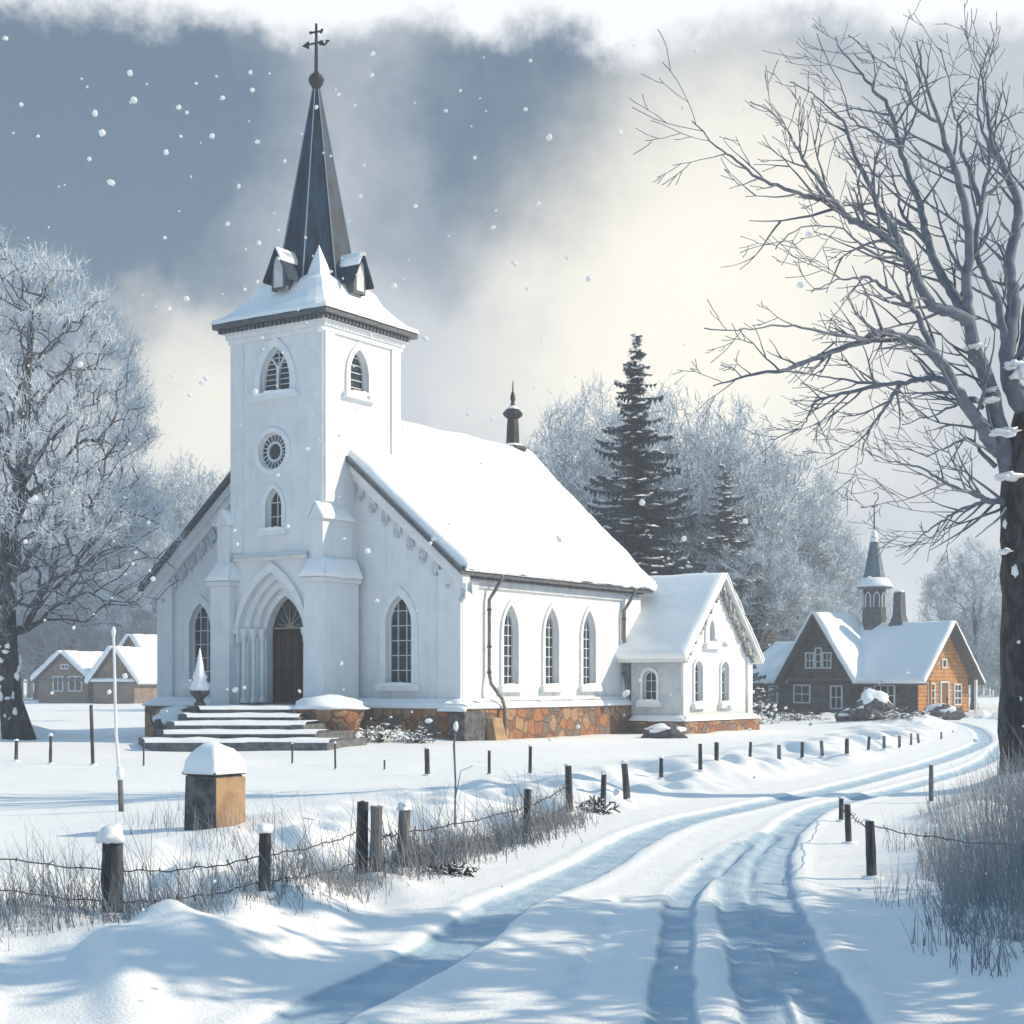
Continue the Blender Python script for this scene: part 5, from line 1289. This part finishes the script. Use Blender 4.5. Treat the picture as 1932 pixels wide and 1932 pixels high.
def fence_grass():
    rs = random.Random(21); S = []
    line = [(-6.6, 11.6)]+[(tops[i][0][0].x, tops[i][0][0].y) for i in range(7)]
    seglen = [math.dist(line[i], line[i+1]) for i in range(len(line)-1)]; dens = [1.3, 1.1, .75, .6, .9, 1.1, .8]; dens += [.7]
    for i in range(len(line)-1):
        nn = int(seglen[i]*430*dens[i])
        for _ in range(nn):
            t = rs.random(); a = line[i]; b = line[i+1]; x = a[0]+(b[0]-a[0])*t; y = a[1]+(b[1]-a[1])*t
            clump = .45+.9*max(0, float(vnoise(np.array([x*1.1]), np.array([y*1.1]), 44)[0])+.35)
            if i < 2: clump *= 1.15
            x += rs.gauss(0, .20); y += rs.gauss(0, .26+.25*(i < 2))
            h = (.06+.42*rs.random()**1.7)*clump*(1.15 if i < 2 else 1)
            if rs.random() < .06: h = rs.uniform(.45, .95)
            S.append((x, y, gz_fast(x, y)-.02, h, rs.uniform(.0025, .006)*(1 if i < 3 else 1.5), rs.uniform(0, .9), rs.choice((rs.gauss(math.pi, .6), rs.uniform(0, 6.28)))))
    stems(S, 'dead_grass', grass_m, 'grey dead grass tangled along the left roadside fence', 5)
def gz_fast(x, y, _c={}):
    k = (round(x*5), round(y*5))
    if k not in _c: _c[k] = gz(k[0]/5, k[1]/5)
    return _c[k]
fence_grass()
def reeds():
    rs = random.Random(22); S = []; sn = MB(); n = 0
    while len(S) < 5200:
        y = 9.3+19*rs.random()**1.5; x = rs.uniform(3.0, .7+y*.37)
        dm = float(np.min(np.hypot(RM[:, 0]-x, RM[:, 1]-y)))
        if dm < 2.6+.5*float(vnoise(np.array([y*.8]), np.array([x]), 3)[0]): continue
        if x < 3.25+(.9 if y < 10.6 else 0)+.4*rs.random(): continue
        den = float(vnoise(np.array([x*.8]), np.array([y*.6]), 60)[0])+.5
        if rs.random() > .35+den: continue
        edge = min(1, (dm-2.6)/1.6)
        h = abs(rs.gauss(.80, .32))*(.4+.75*edge)*(.75+.5*den)*(1 if y < 18 else .9)
        S.append((x, y, gz_fast(x, y)-.03, h, rs.uniform(.003, .0075), rs.uniform(0, .5)+(.4*rs.random() if h < .45 else 0), rs.gauss(math.pi, 1.6)))
        if rs.random() < .0:
            sn.blob((x, y, gz_fast(x, y)+h*rs.uniform(.35, .75)), (rs.uniform(.03, .08), rs.uniform(.03, .07), rs.uniform(.03, .08)), n, 1.0, None, 2); n += 1
    for q_ in range(2600):
        x, y, z, h, w, l_, a_ = S[rs.randrange(len(S))]
        if rs.random() < .5 or h < .6:
            x += rs.gauss(-.12, .28); y += rs.gauss(-.1, .3)
            if float(np.min(np.hypot(RM[:, 0]-x, RM[:, 1]-y))) > 2.5: S.append((x, y, gz_fast(x, y)-.03, .05+.3*rs.random()**2, w, rs.uniform(0, .9), rs.uniform(0, 6.3)))
    o = stems(S, 'dry_reeds', reed_m, 'tall tangled dead reeds filling the right roadside', 6, 'reeds')
    S = []
    for px, py in ((1700, 1700), (1780, 1790), (1850, 1830), (1400+320, 1600)):
        for _ in range(40):
            x, y, z = G(px+rs.uniform(-60, 60), py+rs.uniform(-15, 15)); S.append((x, y, z-.02, rs.uniform(.1, .5), .004, rs.uniform(0, .6), rs.uniform(0, 6.3)))
    for px, py, n_ in ((455, 1555, 60), (330, 1560, 90), (420, 1590, 50)):
        for _ in range(n_):
            x, y, z = G(px+rs.gauss(0, 45), py+rs.gauss(0, 12)); S.append((x, y, z-.02, rs.uniform(.08, .45), .004, rs.uniform(0, .6), rs.uniform(0, 6.3)))
    stems(S, 'weed_stalks', grass_m, 'scattered thin weed stalks round the stone pillar and at the edge of the reeds', 8, 'weeds')
reeds()
# bushes by the plinth
def bush(px, py, w, h, seed, label, D=None):
    x, y, z = G(px, py) if D is None else (lambda p: (p.x, p.y, 0))(at(px, py, D))
    t0 = thing('bush', (x, y, z-.05), 0, label, 'bush'); rs = random.Random(seed)
    pts = np.array([(rs.gauss(0, w*.45), rs.gauss(0, w*.35), abs(rs.gauss(h*.4, h*.3))) for _ in range(260)])
    nodes, par = grow([(0, 0, 0)], pts, .3); rad = radii(nodes, par, .012, .4)
    branch_mesh(nodes, par, rad, 0, 9, 4).build('twigs', bushm, t0)
    sn = MB()
    for k in range(70): c = pts[rs.randrange(260)]; sn.blob((c[0], c[1]-.03, c[2]*.95), (rs.uniform(.03, .10)*w, rs.uniform(.03, .09)*w, rs.uniform(.015, .05)*h), k, .8, None, 2)
    sn.build('bush_snow', roof_snow_m, t0, smooth=True)['kind'] = 'stuff'
bush(715, 1400, .95, .75, 1, 'low snow-laden bush against the dark church base, left one'); bush(790, 1402, .6, .6, 2, 'smaller snow-laden bush nearer the corner pier')
bush(340, 1400, .6, .45, 3, 'twiggy snow-laden bush at the left end of the steps')
bush(1432, 1366, 1.1, 1.7, 4, 'tall frosted bush between the vestry and the log house'); bush(1505, 1359, 1.5, .6, 5, 'low snowy bush before the left wing of the log house'); bush(1700, 1358, 1.4, .55, 6, 'low snowy bush right of the tall snow-heaped boulder')
bush(1125, 1532, .28, .25, 7, 'small dark bush by the crooked fence post'); bush(850, 1648, .25, .15, 8, 'tiny dark tuft right of the leaning fence post')

# ------------------------------------------------------------------ falling snow
def flakes():
    rs = random.Random(99); fm = mat('snowflake', (.92, .94, .96), .8); t = NT(fm.node_tree)
    pr = next(n_ for n_ in fm.node_tree.nodes if n_.type == 'BSDF_PRINCIPLED'); ou = next(n_ for n_ in fm.node_tree.nodes if n_.type == 'OUTPUT_MATERIAL')
    tb = t.node('ShaderNodeBsdfTranslucent', ins={'Color': (.97, .97, .97, 1)}); mx = t.node('ShaderNodeMixShader', ins={0: .5, 1: pr.outputs[0], 2: tb.outputs[0]})
    t.l.new(mx.outputs[0], ou.inputs['Surface'])
    meshes = []
    for k in range(4):
        mb = MB().blob((0, 0, 0), (1, 1, 1.15+.1*k), k*5, .5, None, 1); o = mb.build('snowflake', fm, None, smooth=True)
        meshes.append(o.data); bpy.data.objects.remove(o)
    n = 0
    while n < 298:
        px = rs.uniform(10, 1925); py = rs.uniform(60, 1900) if rs.random() < .85 else rs.uniform(100, 900)
        if px > 1100 and py < 900 and rs.random() < .8: continue
        if 870 < px < 1200 and 800 < py < 1300 and rs.random() < .8: continue
        if py > 1400 and rs.random() < .85: continue
        D = rs.uniform(5, 13); p = at(px, py, D)
        if p.z < .25: continue
        s = (1.9+5.0*rs.random()**2.6)/F*D
        o = bpy.data.objects.new('snowflake', meshes[rs.randrange(4)]); COL.objects.link(o); o.location = p; o.scale = (s, s, s)
        o.rotation_euler = (rs.uniform(0, 3), rs.uniform(0, 3), 0)
        tag(o, 'small white snowflake drifting through the air', 'snowflake', 'falling snowflakes'); n += 1
flakes()

# ------------------------------------------------------------------ air
hz_m = bpy.data.materials.new('haze_air'); hz_m.use_nodes = True; t = NT(hz_m.node_tree); t.n.clear()
pv = t.node('ShaderNodeVolumePrincipled', ins={'Color': (.90, .94, 1.0, 1), 'Density': .0011, 'Anisotropy': .2})
t.node('ShaderNodeOutputMaterial', ins={'Volume': pv.outputs[0]})
hb = MB().box(-7200, 7200, -7200, 7200, -2.2, 42).build('haze', hz_m); hb['kind'] = 'stuff'; hb['label'] = 'pale winter haze filling the air'; hb['category'] = 'haze'
